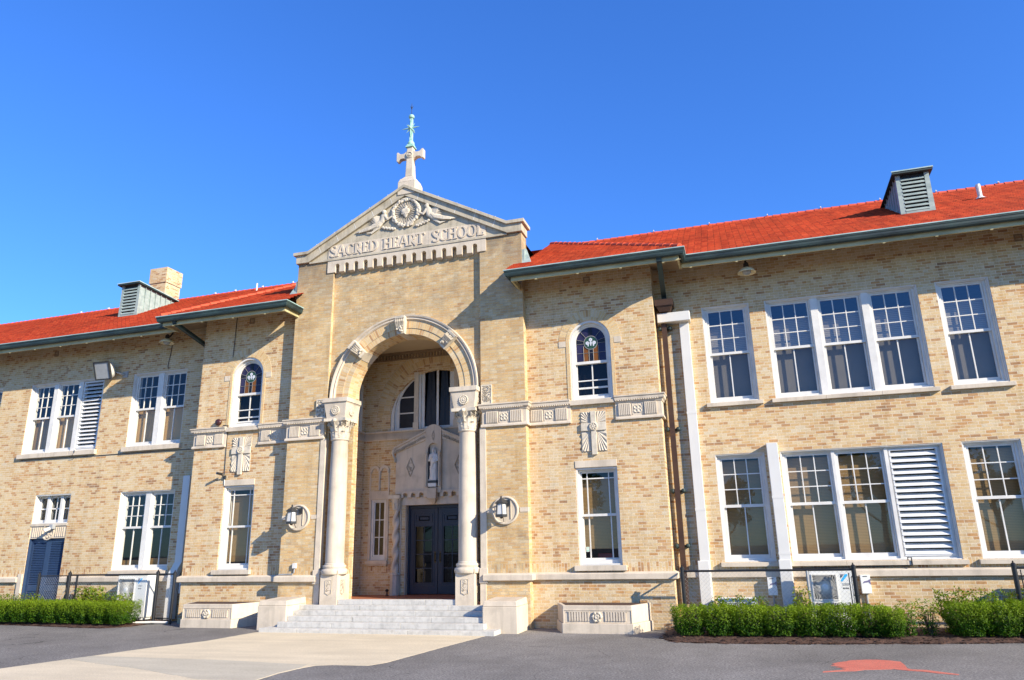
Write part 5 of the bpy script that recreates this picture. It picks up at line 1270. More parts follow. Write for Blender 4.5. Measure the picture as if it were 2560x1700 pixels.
# downspouts from the eaves back to the corners
m = MB()
def boxtube(mb, pts, hw, hd):
    for a, b in zip(pts, pts[1:]):
        A, B = Vector(a), Vector(b); d = (B-A).normalized(); x = Vector((1, 0, 0)); y = d.cross(x).normalized()
        A -= d*.01; B += d*.01
        q = lambda P: [P-x*hw-y*hd, P+x*hw-y*hd, P+x*hw+y*hd, P-x*hw+y*hd]
        mb.hexa(q(A), q(B))
boxtube(m, [(6.91,-.70,8.31),(6.91,-.66,8.20),(6.86,.50,7.72),(6.86,.58,7.60)], .06, .045)
dp = m.build('downspout', 'patina', S)
m = MB(); m.hexa([(6.72,.45,7.30),(6.98,.45,7.30),(6.98,.74,7.30),(6.72,.74,7.30)], [(6.66,.40,7.44),(7.04,.40,7.44),(7.04,.79,7.44),(6.66,.79,7.44)]); m.box(6.63, 7.07, .38, .79, 7.44, 7.60); m.build('rain_head', 'copper', dp)
m = MB(); m.box(6.735, 6.855, .60, .72, .5, 7.30); m.build('downpipe', 'copper', dp)
m = MB()
for z in (6.92, 4.42, 2.98, 1.75):
    m.box(6.70, 6.98, .71, .80, z-.02, z+.02); m.ell((6.69, .64, z), (.055,.05,.06), None, 10, 7); m.ell((6.93, .66, z), (.055,.05,.05), None, 10, 7)
m.build('pipe_bracket', 'patina', dp)
m = MB(); boxtube(m, [(-6.93,-.70,8.31),(-6.93,-.66,8.22),(-6.86,.62,7.86),(-6.86,.70,7.70)], .06, .045); dl = m.build('downspout', 'patina', S)
m = MB(); m.tube([(-6.80,.68,7.75),(-6.80,.68,4.2)], .05, 10); m.build('downpipe', 'copper', dl)

# ---- entrance steps and stone blocks
st = empty('entrance_steps', (0, -.7, 0), 'five pale grey granite steps rising to the arched entrance between the columns', 'steps')
LV = [(-1.30,.09,2.92,2.92),(-1.05,.205,2.60,2.60),(-.80,.315,2.495,2.495),(-.55,.42,2.495,2.495),(-.30,.52,2.495,2.495),(-.10,.637,1.57,1.57)]
random.seed(21); prev = 0
for i, (y0, z, xl, xr) in enumerate(LV):
    js = [[-1.9,.9],[-1.15,.62],[-.75,1.25],[-1.35,.75],[-.85,1.45],[-.62,.78]][i]
    cuts = [-xl]+js+[xr]; yb = .12
    for a, b in zip(cuts, cuts[1:]):
        m = MB(); m.box(a+.003, b-.003, y0, yb, -.1 if i == 0 else LV[i-1][1], z); m.build('step', 'granite', st, bevel=.008)
    m = MB(); m.box(-xl+.01, xr-.01, y0+.012, yb-.01, -.1 if i == 0 else LV[i-1][1]+.001, z-.01); m.build('step_joint', 'dark', st)
for sg in (-1, 1):
    t = empty('entrance_pier_block', (sg*2.9, -.43, 0), ('plain stone block left of the entrance steps' if sg < 0 else 'plain stone block right of the entrance steps'), 'stone block', 'blocks flanking the steps')
    a, b = sorted((sg*2.497, sg*3.30)); y0, y1 = -.86, -.003
    m = MB(); m.box(a, b, y0, y1, -.05, .548); m.build('block_body', 'stone', t, bevel=.014)
    m = MB(); m.hexa([(a+.004,y0+.004,.552),(b-.004,y0+.004,.552),(b-.004,y1,.552),(a+.004,y1,.552)], [(a+.03,y0+.03,.665),(b-.03,y0+.03,.665),(b-.03,y1,.70),(a+.03,y1,.70)]); m.build('block_cap', 'stone', t, bevel=.01)
for sg in (-1, 1):
    t = empty('stone_planter', (sg*5.0, -.2, 0), ('carved stone planter box below the side window near the left fence' if sg < 0 else 'carved stone planter box below the side window with a sticker in the glass'), 'planter', 'planters under the side bay windows')
    c0 = sg*5.0; y0, y1 = -.57, .21; hw = .75; bw = 1.06
    def plan(e, back=0.0): return [(c0-hw-e*.5, y0-e), (c0+hw+e*.5, y0-e), (c0+bw+e, y1), (c0-bw-e, y1)]
    m = MB(); m.poly_h(plan(.035), -.03, .20); m.poly_h(plan(.0), .20, .56)
    po = m.build('planter_box', 'stone', t, bevel=.012)
    m = MB(); m.poly_h(plan(-.09), .555, .563); m.build('soil', 'mulch', t)
    m = MB(); r0, r1 = c0-hw+.06, c0+hw-.06
    m.box(c0-hw, c0+hw, y0-.012, y0, .46, .475); m.box(c0-hw+.008, c0-hw+.02, y0-.012, y0, .2, .46); m.box(c0+hw-.02, c0+hw-.008, y0-.012, y0, .2, .46)
    for s2 in (-1, 1):
        for i in range(8):
            x = c0+s2*(.16+.47*(i+.5)/8); m.box(x-.017, x+.017, y0-.02, y0, .25, .43)
        m.box(c0+s2*.16, c0+s2*.65, y0-.02, y0, .43, .445)
    m.build('planter_flutes', 'stone', po)
    m = MB(); m.lathe([(.10,0),(.105,.02),(.09,.05),(.075,.03),(.05,.035),(.045,.06),(.02,.06),(.01,.05)], (c0, y0, .335), 20, 'y')
    for k in range(6): m.ell((c0+.085*cos(k*1.047), y0-.03, .335+.085*sin(k*1.047)), (.035,.025,.035), None, 8, 6)
    m.build('planter_rosette', 'stone_c', po)

# ================================================================== things on and around the school
# finial: stone cross with a copper spire
t = empty('gable_cross', (.055, .16, 11.55), 'stone cross with a green copper spire and star on the peak of the gable', 'cross')
cx, cy = .055, .16
m = MB()
def sq(h, z, d=None): d = d or h; return [(cx-h,cy-d,z),(cx+h,cy-d,z),(cx+h,cy+d,z),(cx-h,cy+d,z)]
m.hexa(sq(.27,11.40), sq(.265,11.80)); m.hexa(sq(.265,11.80), sq(.215,11.93)); m.hexa(sq(.20,11.93), sq(.115,12.04)); m.hexa(sq(.115,12.04), sq(.095,12.62))
m.hexa(sq(.095,12.62), sq(.085,13.03))
so1 = m.build('cross_shaft', 'stone', t, bevel=.012)
m = MB(); pr_ = [(-.42,12.60),(-.38,12.58),(-.30,12.655),(-.20,12.66),(-.13,12.62),(-.09,12.56),(.09,12.56),(.13,12.62),(.20,12.66),(.30,12.655),(.38,12.58),(.42,12.60),(.42,12.87),(.38,12.89),(.30,12.815),(.20,12.81),(.13,12.85),(.09,12.91),(-.09,12.91),(-.13,12.85),(-.20,12.81),(-.30,12.815),(-.38,12.89),(-.42,12.87)]
m.prism([(cx+x, z) for x, z in pr_], cy-.078, cy+.078); m.build('cross_arms', 'stone', t, bevel=.012)
m = MB(); m.lathe([(.105,0),(.105,.03),(.08,.04),(.07,.022),(.045,.022),(.04,.045),(.01,.05)], (cx, cy-.078, 12.735), 24, 'y'); m.build('cross_boss', 'stone_c', t)
m = MB(); m.hexa(sq(.125,12.99), sq(.11,13.04)); m.hexa(sq(.095,13.04), sq(.09,13.09)); m.lathe([(.09,13.08),(.105,13.13),(.09,13.18),(.05,13.22),(.042,13.24)], (cx, cy, 0), 16); m.hexa(sq(.041,13.20), sq(.036,13.98)); 
m.lathe([(.03,13.96),(.075,13.99),(.088,14.03),(.075,14.07),(.03,14.10)], (cx, cy, 0), 14)
for z in (13.0, 12.95):
    pass
m.build('spire', 'verd', t)
m = MB(); zc = 13.63
for k in range(8):
    a = k*pi/4; r = .25 if k % 2 == 0 else .16; d = Vector((cos(a), 0, sin(a)))
    m.tube([(cx, cy-.05, zc), (cx+d.x*r*1.15, cy-.05, zc+d.z*r*1.15)], [.036, .003], 6)
for s2 in (-1, 1): m.tube([(cx, cy, zc), (cx, cy+s2*.25, zc)], [.04,.003], 6)
m.ell((cx, cy-.06, zc), (.05,.05,.05)); m.build('star', 'verd', t)
m = MB(); m.tube([(cx, cy, 14.08), (cx, cy, 14.42)], .008, 6); m.tube([(cx, cy, 14.30),(cx,cy,14.50)], [.02,.002], 6)
for k in range(4): a = k*pi/2+.3; m.tube([(cx, cy, 14.31), (cx+.05*cos(a), cy+.05*sin(a), 14.40)], [.012,.002], 5)
m.build('lightning_rod', 'iron', t)

# statue in the niche: one continuous carved body
def statue():
    b = MB(); X, Y0, Z0 = 0.0, 2.14, 3.645; 
    secs = [(0,.118,.085),(.04,.122,.09),(.15,.112,.082),(.30,.103,.076),(.45,.098,.073),(.56,.102,.074),(.64,.106,.072),(.70,.112,.066),(.735,.098,.055),(.755,.05,.042),(.775,.034,.034),(.80,.034,.034)]
    n = 40; vs = []; fs = []
    for (z, rx, ry) in secs:
        fold = max(0, 1-z/.62)
        for i in range(n):
            a = 2*pi*i/n; k = 1+.085*fold*sin(7*a+z*3)+.05*fold*sin(13*a+1)
            vs.append((X+.015*sin(z*5)+rx*k*cos(a), Y0+ry*k*sin(a), Z0+z))
    for j in range(len(secs)-1):
        for i in range(n):
            p, q = j*n+i, j*n+(i+1) % n; fs.append((p, q, q+n, p+n))
    fs.append(tuple(reversed(range(n)))); fs.append(tuple(range((len(secs)-1)*n, len(secs)*n))); b.raw(vs, fs)
    b.ell((X, Y0-.008, Z0+.845), (.044,.052,.060), None, 16, 12)                        # head, brow, nose, beard, hair
    b.ell((X, Y0-.060, Z0+.842), (.009,.014,.018), None, 8, 6); b.ell((X, Y0-.040, Z0+.802), (.026,.026,.024), None, 10, 7)
    b.ell((X, Y0+.010, Z0+.865), (.052,.055,.048), None, 12, 9)
    for s_ in (-1, 1):
        limb(b, [(X+s_*.042,Y0+.005,Z0+.86),(X+s_*.048,Y0+.012,Z0+.80),(X+s_*.045,Y0+.01,Z0+.745)], [.022,.022,.018], 1, 5)
        b.ell((X+s_*.017, Y0-.052, Z0+.857), (.010,.008,.005), None, 7, 5)
    # right arm bent to the chest, left arm holding the mantle
    limb(b, [(X-.095,Y0,Z0+.70),(X-.125,Y0-.025,Z0+.55)], [.042,.036], .9, 6); limb(b, [(X-.125,Y0-.025,Z0+.55),(X-.02,Y0-.088,Z0+.63)], [.035,.020], .9, 7)
    limb(b, [(X+.095,Y0,Z0+.70),(X+.128,Y0-.02,Z0+.55)], [.042,.038], .9, 6); limb(b, [(X+.128,Y0-.02,Z0+.55),(X+.05,Y0-.085,Z0+.50)], [.036,.022], .9, 6)
    for (hx, hz, dx, dz) in ((-.015,.632,.03,.02), (.045,.498,-.03,-.004)):
        for k in range(4): limb(b, [(X+hx,Y0-.092+.002*k,Z0+hz-.010+.008*k),(X+hx+dx*(1-.12*abs(k-1.5)),Y0-.094,Z0+hz+dz-.012+.009*k)], [.0065,.0048], 1, 4)
        limb(b, [(X+hx,Y0-.09,Z0+hz+.012),(X+hx+dx*.4,Y0-.098,Z0+hz+.028)], [.007,.005], 1, 3)
    for k in range(8):           # mantle folds sweeping across
        t_ = k/7; limb(b, [(X+.10-.02*t_,Y0-.055,Z0+.62-.10*t_),(X+.01-.05*t_,Y0-.092+.01*t_,Z0+.46-.16*t_),(X-.105+.03*t_,Y0-.045,Z0+.36-.26*t_)], [.012,.015,.009], 1, 9)
    for k in range(6):
        x = -.08+.032*k; limb(b, [(X+x*.8,Y0-.08,Z0+.30),(X+x,Y0-.088+abs(x)*.3,Z0+.02)], [.009,.014], 1, 9)
    b.box(X-.12, X+.12, Y0-.09, Y0+.09, Z0-.02, Z0+.015)
    t = empty('statue', (X, Y0, 3.44), 'white robed statue with a hand on the chest standing in the niche above the doors', 'statue')
    remesh(b.build('figure', 'stone_c' if False else 'pvc', t), .0065, 2)
    m = MB(); m.box(X-.135, X+.135, Y0-.105, Y0+.10, 3.56, 3.63); m.build('plinth_rim', 'iron', t)
    m = MB(); m.box(X-.125, X+.125, Y0-.10, Y0+.10, 3.455, 3.56); m.build('plinth', 'white', t, bevel=.008)
statue()

# lanterns on round stone discs
def lantern(cx, label):
    y = 0.0; cz = 2.645
    t = empty('wall_lantern', (cx, y, cz), label, 'lantern', 'lanterns flanking the arch')
    m = MB(); m.lathe([(.335,0),(.335,.045),(.32,.06),(.295,.06),(.28,.035),(.0,.035)], (cx, y, cz), 44, 'y', cap=False)
    m.box(cx+.135, cx+.155, y-.055, y-.03, cz-.2, cz+.22); m.box(cx-.26, cx-.20, y-.05, y-.03, cz-.16, cz+.16)
    m.build('wall_disc', 'stone', t, bevel=.004)
    lx, ly = cx-.0, y-.33
    m = MB(); m.box(cx+.02, cx+.12, y-.07, y-.035, cz+.10, cz+.24); m.tube([(cx+.06,y-.06,cz+.20),(cx+.02,y-.2,cz+.24),(lx,ly,cz+.24)], .016, 8); m.build('bracket', 'iron', t)
    m = MB(); m.lathe([(.16,.145),(.165,.16),(.10,.215),(.055,.235),(.05,.25),(.03,.262),(.02,.28),(.026,.295),(.012,.315),(.0,.325)], (lx, ly, cz), 6); m.build('lantern_roof', 'iron', t)
    m = MB(); m.lathe([(.132,-.105),(.108,.14)], (lx, ly, cz), 6); m.build('lantern_glass', 'milk', t)
    m = MB()
    for k in range(6):
        a = k*pi/3; m.tube([(lx+.137*cos(a), ly+.137*sin(a), cz-.11), (lx+.112*cos(a), ly+.112*sin(a), cz+.15)], .010, 5)
    m.lathe([(.12,-.165),(.145,-.16),(.147,-.105),(.135,-.10)], (lx, ly, cz), 6); m.lathe([(.02,-.2),(.05,-.165)], (lx, ly, cz), 8)
    m.tube([(lx,ly+.12,cz-.15),(cx-.03,y-.06,cz-.26)], .008, 6)
    m.build('lantern_frame', 'iron', t)
lantern(-2.86, 'black lantern on a round stone disc on the left pier of the arch'); lantern(2.80, 'black lantern on a round stone disc on the right pier of the arch')
for sg in (-1, 1):
    m = MB(); m.box(sg*3.16, sg*3.365, -.012, .1, 2.60, 2.70); m.build('band_stone', 'stone', S)
    m = MB(); m.box(sg*2.33, sg*2.5, -.012, .1, 2.60, 2.70); m.build('band_stone', 'stone', S)

# gooseneck lamps under the eaves
def gooseneck(x, label):
    t = empty('eave_lamp', (x, .30, 8.0), label, 'lamp', 'enamel lamps under the eaves')
    m = MB(); m.tube([(x,.52,8.62),(x,.50,8.36),(x,.42,8.24),(x,.33,8.17)], .028, 8); m.lathe([(.06,8.42),(.065,8.46),(.05,8.50)], (x, .52, 0), 10); m.lathe([(.045,8.10),(.065,8.13),(.06,8.22),(.03,8.26)], (x, .30, 0), 12); m.build('arm', 'iron', t)
    m = MB(); m.lathe([(.05,8.13),(.09,8.115),(.15,8.075),(.205,8.01),(.215,7.985),(.205,7.985),(.195,8.01),(.14,8.065),(.05,8.11)], (x, .30, 0), 28, cap=False); m.build('shade', 'enamel', t, smooth=True)
    m = MB(); m.ell((x, .30, 8.02), (.105,.105,.085), None, 16, 10); m.build('globe', 'grey', t, smooth=True)
gooseneck(8.86, 'white enamel lamp under the eave above a single upstairs window'); gooseneck(-8.06, 'white enamel lamp under the eave near the roof corner and diagonal downspout')
m = MB(); m.lathe([(.10,-.02),(.10,.06),(.06,.09)], (-8.42, WY-.05, 8.16), 14, 'y'); tag(m.build('junction_box', 'iron', loc=(-8.42, WY, 8.16)), 'dark round junction box on the shaded brick beside the enamel eave lamp', 'junction box')
# floodlight over the louvred window bank
t = empty('floodlight', (-10.1, .55, 7.3), 'large square grey floodlight with white housing projecting above the window with louvres', 'floodlight')
rt = Matrix.Rotation(radians(4), 3, 'Z') @ Matrix.Rotation(radians(20), 3, 'X'); fc = Vector((-10.50, .38, 7.36))
def FP(x, y, z): return fc + rt @ Vector((x, y, z))
def fq(mb, x0, x1, y0, y1, z0, z1): mb.hexa([FP(x0,y0,z0),FP(x1,y0,z0),FP(x1,y1,z0),FP(x0,y1,z0)], [FP(x0,y0,z1),FP(x1,y0,z1),FP(x1,y1,z1),FP(x0,y1,z1)])
m = MB(); fq(m, -.29, .29, -.04, .03, -.29, -.25); fq(m, -.29, .29, -.04, .03, .25, .29); fq(m, -.29, -.25, -.04, .03, -.25, .25); fq(m, .25, .29, -.04, .03, -.25, .25); m.build('rim', 'iron', t)
m = MB(); fq(m, -.255, .255, -.02, -.005, -.255, .255); m.build('lens', 'grey', t)
m = MB(); vs = []; fs = []
for j, (k_, d) in enumerate(((1.0,.03),(.96,.14),(.78,.28),(.45,.37),(.2,.40))):
    for i in range(16):
        a = 2*pi*i/16; c_, s_ = cos(a), sin(a); q = max(abs(c_), abs(s_))**.6; vs.append(FP(.285*k_*c_/q, d, .285*k_*s_/q))
for j in range(4):
    for i in range(16): a, b = j*16+i, j*16+(i+1) % 16; fs.append((a, a+16, b+16, b))
fs.append(tuple(reversed(range(64, 80)))); m.raw(vs, fs); m.build('housing', 'pvc', t, smooth=True)
m = MB(); m.tube([FP(.0,.36,-.05), (-10.05,.72,7.28), (-10.0,.80,7.28)], .035, 8); m.box(-10.10, -9.9, .775, .80, 7.18, 7.38); m.build('arm', 'grey', t)

# bell, camera, outlet, wires
t = empty('alarm_bell', (-5.80, FY, 5.37), 'small dark maroon round alarm bell on the brick above the carved frieze', 'bell')
m = MB(); m.lathe([(.05,0),(.05,.05)], (-5.80, FY, 5.375), 14, 'y'); m.build('back_box', 'iron', t)
m = MB(); m.lathe([(.095,.05),(.098,.07),(.09,.11),(.05,.125),(.02,.125)], (-5.80, FY, 5.375), 24, 'y'); m.build('gong', 'maroon', t, smooth=True)
m = MB(); m.ell((-5.80, FY-.128, 5.375), (.016,.012,.016)); m.build('hub', 'brass', t)
t = empty('security_camera', (-5.50, FY, 3.86), 'small black security camera at the corner of a side bay window head', 'camera')
m = MB(); m.tube([(-5.49,FY-.10,3.90),(-5.55,FY-.26,3.92)], .035, 10); m.build('body', 'black', t)
m = MB(); m.tube([(-5.47,FY,3.82),(-5.48,FY-.07,3.84),(-5.49,FY-.12,3.88)], .018, 8); m.box(-5.51, -5.43, FY-.04, FY, 3.77, 3.87); m.build('mount', 'iron', t)
def wire(name, pts, r, mat, label): tag(MB().tube(pts, r, 6).build(name, mat, loc=pts[0]), label, 'cable')
wire('cable', [(-5.47,FY-.02,3.80),(-5.46,FY-.02,3.66),(-5.46,FY-.01,3.60)], .010, 'pvc', 'short white cable below the black security camera')
wire('cable', [(-5.49,FY-.012,3.90),(-5.50,FY-.014,4.6),(-5.505,FY-.014,5.2),(-5.50,FY-.012,5.28),(-5.68,FY-.012,5.29)], .009, 'iron', 'thin dark cable running from the alarm bell down to the security camera')
wire('cable', [(-6.62,WY-.012,4.76),(-8.4,WY-.012,4.775),(-10.6,WY-.012,4.77),(-13.8,WY-.012,4.78)], .012, 'iron', 'dark cable running along under the upstairs sills toward the corner')
wire('cable', [(-11.55,WY-.10,4.99),(-11.52,WY-.11,4.92),(-11.6,WY-.11,4.8),(-11.62,WY-.02,4.72)], .010, 'iron', 'short loose cable hanging over the sill under the louvre')
wire('cable', [(-8.30,WY-.012,8.06),(-8.33,WY-.012,7.75),(-8.38,WY-.012,7.42),(-8.36,WY-.012,7.32)], .009, 'iron', 'thin cable dropping from the eave lamp to the window below it')
wire('conduit', [(8.9,WY-.03,1.232),(11.42,WY-.03,1.262),(11.46,WY-.10,1.262),(11.46,WY-.10,1.43),(11.40,WY-.05,1.43),(11.40,WY-.05,1.34)], .013, 'iron', 'thin dark conduit looping below the louvred ground floor window')
wire('cable', [(-5.55,FY-.012,7.28),(-5.535,FY-.012,7.8),(-5.52,FY-.012,8.6)], .009, 'iron', 'thin dark cable on the shaded brick above the arched window')
t = empty('outlet_box', (-2.88, 0, 1.45), 'small white outlet box with a grey conduit low on the brick pier', 'outlet box')
m = MB(); m.box(-2.935, -2.835, -.07, 0, 1.385, 1.51); m.build('box', 'pvc', t, bevel=.006)
m = MB(); m.tube([(-2.885,-.035,1.39),(-2.89,-.035,1.28),(-2.93,-.035,1.245),(-3.34,-.035,1.24)], .016, 8); m.build('conduit', 'grey', t)
t = empty('door_stop', (-1.30, 2.02, .585), 'small black door stop on the porch floor beside the twisted column', 'door stop')
m = MB(); m.lathe([(.05,.586),(.05,.60),(.02,.62),(.018,.68),(.045,.70),(.05,.74),(.02,.76)], (-1.28, 2.0, 0), 12); m.build('post', 'black', t)
t = empty('entry_keypad', (-12.0, WY, 2.68), 'small grey security lamp on the carved lintel above the blue louvred doors', 'security light')
m = MB(); m.box(-12.10, -11.95, WY-.11, WY+.0, 2.60, 2.74); m.build('mount', 'grey', t, bevel=.01)
m = MB(); m.tube([(-12.06,WY-.08,2.62),(-12.14,WY-.22,2.55)], [.045,.06], 10); m.build('lamp_head', 'pvc', t)

# boxed white pipe covers
def cover(name, x0, x1, y0, y1, z0, z1, label, extra=None):
    t = empty(name, ((x0+x1)/2, y1, z0), label, 'pipe cover')
    m = MB(); m.box(x0, x1, y0, y1, z0, z1); m.build('cover', 'pvc', t, bevel=.008)
    m = MB()
    for z in [z0+(z1-z0)*k/3 for k in (1, 2)]: m.box(x0-.004, x1+.004, y0-.004, y1, z-.03, z+.03)
    m.build('joint_sleeve', 'pvc', t)
    return t
t = cover('pipe_cover', 7.16, 7.385, .69, WY, .30, 7.04, 'tall white boxed pipe cover with an elbow box at its top beside the brown downpipe')
m = MB(); m.box(6.655, 7.44, .50, WY, 7.04, 7.275); m.build('elbow_box', 'pvc', t, bevel=.012)
m = MB(); m.box(7.11, 7.36, .67, WY, .30, 1.42); m.build('lower_cover', 'pvc', t, bevel=.01)
t = cover('pipe_cover', 8.855, 9.095, .60, WY, .35, 3.96, 'shorter white boxed pipe cover between two ground floor windows with tan blinds')
m = MB(); m.box(8.83, 9.08, .57, WY, .35, 1.42); m.build('lower_cover', 'pvc', t, bevel=.01)
t = cover('pipe_cover', -7.22, -6.98, .62, WY, 1.55, 3.98, 'white boxed pipe cover in the shade with a jog near its foot')
m = MB(); boxtube(m, [(-7.10,.71,1.56),(-7.22,.66,1.28),(-7.22,.64,1.15),(-7.22,.64,.08)], .12, .09); m.build('lower_cover', 'pvc', t)

# condensers
def condenser(x0, y0, z1, w_, h_, label, group, badge=True):
    t = empty('condenser_unit', (x0+w_/2, y0+.17, z1-h_), label, 'air conditioner', group)
    z0 = z1-h_; fx0, fx1 = x0+.035, x0+w_*.605; d = .34; fh = w_*.60
    fz = [(z1-.075-fh, z1-.075), (z1-.105-2*fh, z1-.105-fh)]
    m = MB(); m.prism(rect(x0, x0+w_, z0+.04, z1), y0, y0+d, [rect(fx0+.02, fx1-.02, a+.02, b-.02) for a, b in fz])
    m.box(x0-.006, x0+w_+.006, y0-.008, y0+d+.006, z1, z1+.016); m.box(x0+.05, x0+.2, y0, y0+d, z0-.02, z0+.04); m.box(x0+w_-.2, x0+w_-.05, y0, y0+d, z0-.02, z0+.04)
    m.build('cabinet', 'acw', t, bevel=.006)
    MB().quad((fx0,y0+.09,fz[1][0]),(fx1,y0+.09,fz[1][0]),(fx1,y0+.09,z1-.07),(fx0,y0+.09,z1-.07)).build('fan_recess', 'fan', t)
    for a, b in fz:
        c = ((fx0+fx1)/2, (a+b)/2); m = MB(); hw = (fx1-fx0)/2-.015; hh = (b-a)/2-.015
        m.prism(rect(fx0, fx1, a, b), y0-.022, y0-.004, [rect(fx0+.018, fx1-.018, a+.018, b-.018)])
        for k in range(44):
            a0 = 2*pi*k/44; pts = []
            for q in range(7):
                r = .055+.36*q/6; an = a0+.75*q/6; X, Z = r*cos(an), r*sin(an)
                if abs(X) > hw or abs(Z) > hh: 
                    s_ = min(hw/max(abs(X), 1e-6), hh/max(abs(Z), 1e-6)); pts.append((c[0]+X*s_, y0-.014, c[1]+Z*s_)); break
                pts.append((c[0]+X, y0-.014, c[1]+Z))
            if len(pts) > 1: m.tube(pts, .0060, 4)
        gg = m.build('fan_grille', 'grille', t)
        m = MB(); m.lathe([(.062,0),(.062,.012),(.04,.018)], (c[0], y0-.012, c[1]), 8, 'y'); m.build('grille_hub', 'acw', gg)
    if badge:
        bx, bz = x0+w_*.70, z1-.075; yy = y0-.003
        m = MB(); m.prism([(bx,bz-.145),(bx,bz-.12),(bx+.09,bz-.0),(bx+.135,bz-.0),(bx+.135,bz-.025),(bx+.03,bz-.145)], yy, y0); m.build('badge', 'cyan', t)
        m = MB(); m.prism([(bx,bz-.085),(bx+.055,bz-.022),(bx,bz-.022)], yy-.001, y0); m.build('badge_corner', 'dkblue', t)
        m = MB(); m.prism([(bx,bz-.012),(bx+.06,bz-.012),(bx+.068,bz),(bx,bz)], yy-.001, y0); m.build('badge_edge', 'mauve', t)
        for (tx, sz_, dx, dz) in (('DAIKIN', .042, .015, -.205), ):
            cu = bpy.data.curves.new('badge_text', 'FONT'); cu.body = tx; cu.size = sz_; cu.extrude = .0008
            ob = bpy.data.objects.new('badge_text', cu); COL.objects.link(ob); me = bpy.data.meshes.new_from_object(ob); bpy.data.objects.remove(ob)
            me.transform(Matrix.Translation(Vector((bx+dx, y0-.003, bz+dz))-wloc(t)) @ Matrix.Rotation(pi/2, 4, 'X')); me.materials.append(M['grey'])
            to = bpy.data.objects.new('badge_text', me); COL.objects.link(to); to.parent = t
        m = MB()
        for k in range(4): m.box(bx+.02+.027*k+(.008 if k > 1 else 0), bx+.038+.027*k+(.008 if k > 1 else 0), yy, y0, bz-.29, bz-.262)
        m.box(bx+.015, bx+.135, yy, y0, bz-.222, bz-.217); m.box(bx+.065, bx+.12, yy, y0, bz-.565, bz-.55)
        m.build('model_plate', 'dark', t)
    return t
condenser(9.375, .0, 1.215, .85, 1.16, 'white two fan condenser unit behind the fence post, below the louvred ground floor window', 'condenser units along the walls')
condenser(-8.72, .22, 1.245, 1.0, 1.14, 'white two fan condenser unit half hidden by the hedge end near the gate and planter', 'condenser units along the walls')
condenser(13.75, .08, 1.20, .95, 1.16, 'condenser unit at the edge of view behind the tall shrub row and fence post', 'condenser units along the walls')
t = empty('low_unit', (7.9, .45, 0), 'low white metal unit behind the golden shrub beside the tall white pipe cover', 'air conditioner')
m = MB(); m.box(7.48, 8.31, .30, .62, .10, .655); m.build('cabinet', 'acw', t, bevel=.012)
m = MB()
for k in range(9): m.box(7.54, 8.25, .292, .30, .18+.045*k, .20+.045*k)
m.box(7.52, 7.62, .290, .30, .60, .63); m.build('vent_slots', 'grey', t)
for (x, z, yb, lb) in ((8.555, .685, WY, 'grey white switch box on the brick between the two white pipe covers'), (10.42, .72, WY, 'white switch box with a mauve emblem, right of the fan condenser and fence post'), (-7.02, .74, .80, 'white switch box with a mauve emblem behind the narrow fence panel by the wall corner')):
    t = empty('switch_box', (x+.095, yb, z), lb, 'electrical box', 'switch boxes on the walls')
    y0 = .66; m = MB(); m.box(x, x+.19, y0, yb, z, z+.37); m.build('box', 'acw', t, bevel=.006)
    m = MB(); m.box(x+.055, x+.135, y0-.006, y0, z+.338, z+.35); m.build('latch', 'dark', t)
    m = MB(); m.prism([(x+.03,z+.20),(x+.07,z+.245),(x+.14,z+.26),(x+.188,z+.29),(x+.188,z+.175),(x+.15,z+.225),(x+.09,z+.215)], y0-.003, y0); m.build('emblem', 'mauve', t)
    m = MB(); m.tube([(x+.095, yb-.03, z), (x+.095, yb-.03, .1)], .022, 8); m.build('conduit', 'grey', t)

# chain link fences
def mesh_panel(mb, a, b, z0, z1, sp=.085, r=.0017):
    A, B = Vector((*a, 0)), Vector((*b, 0)); L = (B-A).length; d = (B-A)/L; h = z1-z0; nrm = Vector((-d.y, d.x, 0))
    n = int((L+h)/sp)
    for k in range(n):
        for dr in (1, -1):
            s = -h+k*sp if dr == 1 else k*sp
            # line from (s, z0) going up with slope dr
            p = []
            t0, t1 = 0.0, h
            u0 = s if dr == 1 else s; u1 = s+dr*h
            lo, hi = 0.0, 1.0
            for (ua, du) in ((u0, u1-u0),):
                ta, tb = (0-ua)/du, (L-ua)/du
                if ta > tb: ta, tb = tb, ta
                lo, hi = max(lo, ta), min(hi, tb)
            if hi-lo < .01: continue
            q0 = A+d*(u0+(u1-u0)*lo)+Vector((0, 0, z0+h*lo))+nrm*(.002*dr); q1 = A+d*(u0+(u1-u0)*hi)+Vector((0, 0, z0+h*hi))+nrm*(.002*dr)
            mb.tube([q0, q1], r, 3, cap=False)
def post(p, x, y, h, r=.035, name='post'):
    m = MB(); m.lathe([(r,0),(r,h)], (x, y, 0), 14); m.lathe([(r+.008,h),(r+.008,h+.03),(r*.7,h+.055),(.012,h+.07),(.016,h+.085),(0.002,h+.10)], (x, y, 0), 14); m.build(name, 'black', p)
t = empty('chain_link_fence', (8.5, -.27, 0), 'black chain link fence between the side bay corner and the post beside the fan condenser', 'fence')
post(t, 6.83, -.27, 1.27, .042); post(t, 10.20, -.27, 1.27, .045); 
m = MB(); m.lathe([(.025,0),(.025,1.22)], (9.32,-.27,0), 10); m.build('line_post', 'grey', t)
m = MB(); m.tube([(6.83,-.27,1.235),(10.20,-.27,1.235)], .022, 10); m.tube([(6.83,-.27,1.20),(6.74,.24,1.20)], .020, 8); m.tube([(10.10,-.25,.1),(10.10,-.25,1.17)], .010, 6); m.tube([(10.14,-.26,.1),(10.14,-.26,1.1)], .006, 6)
for z in (.35, .75, 1.1): m.lathe([(.058,z-.012),(.058,z+.012)], (10.20,-.27,0), 12)
m.build('rail', 'black', t)
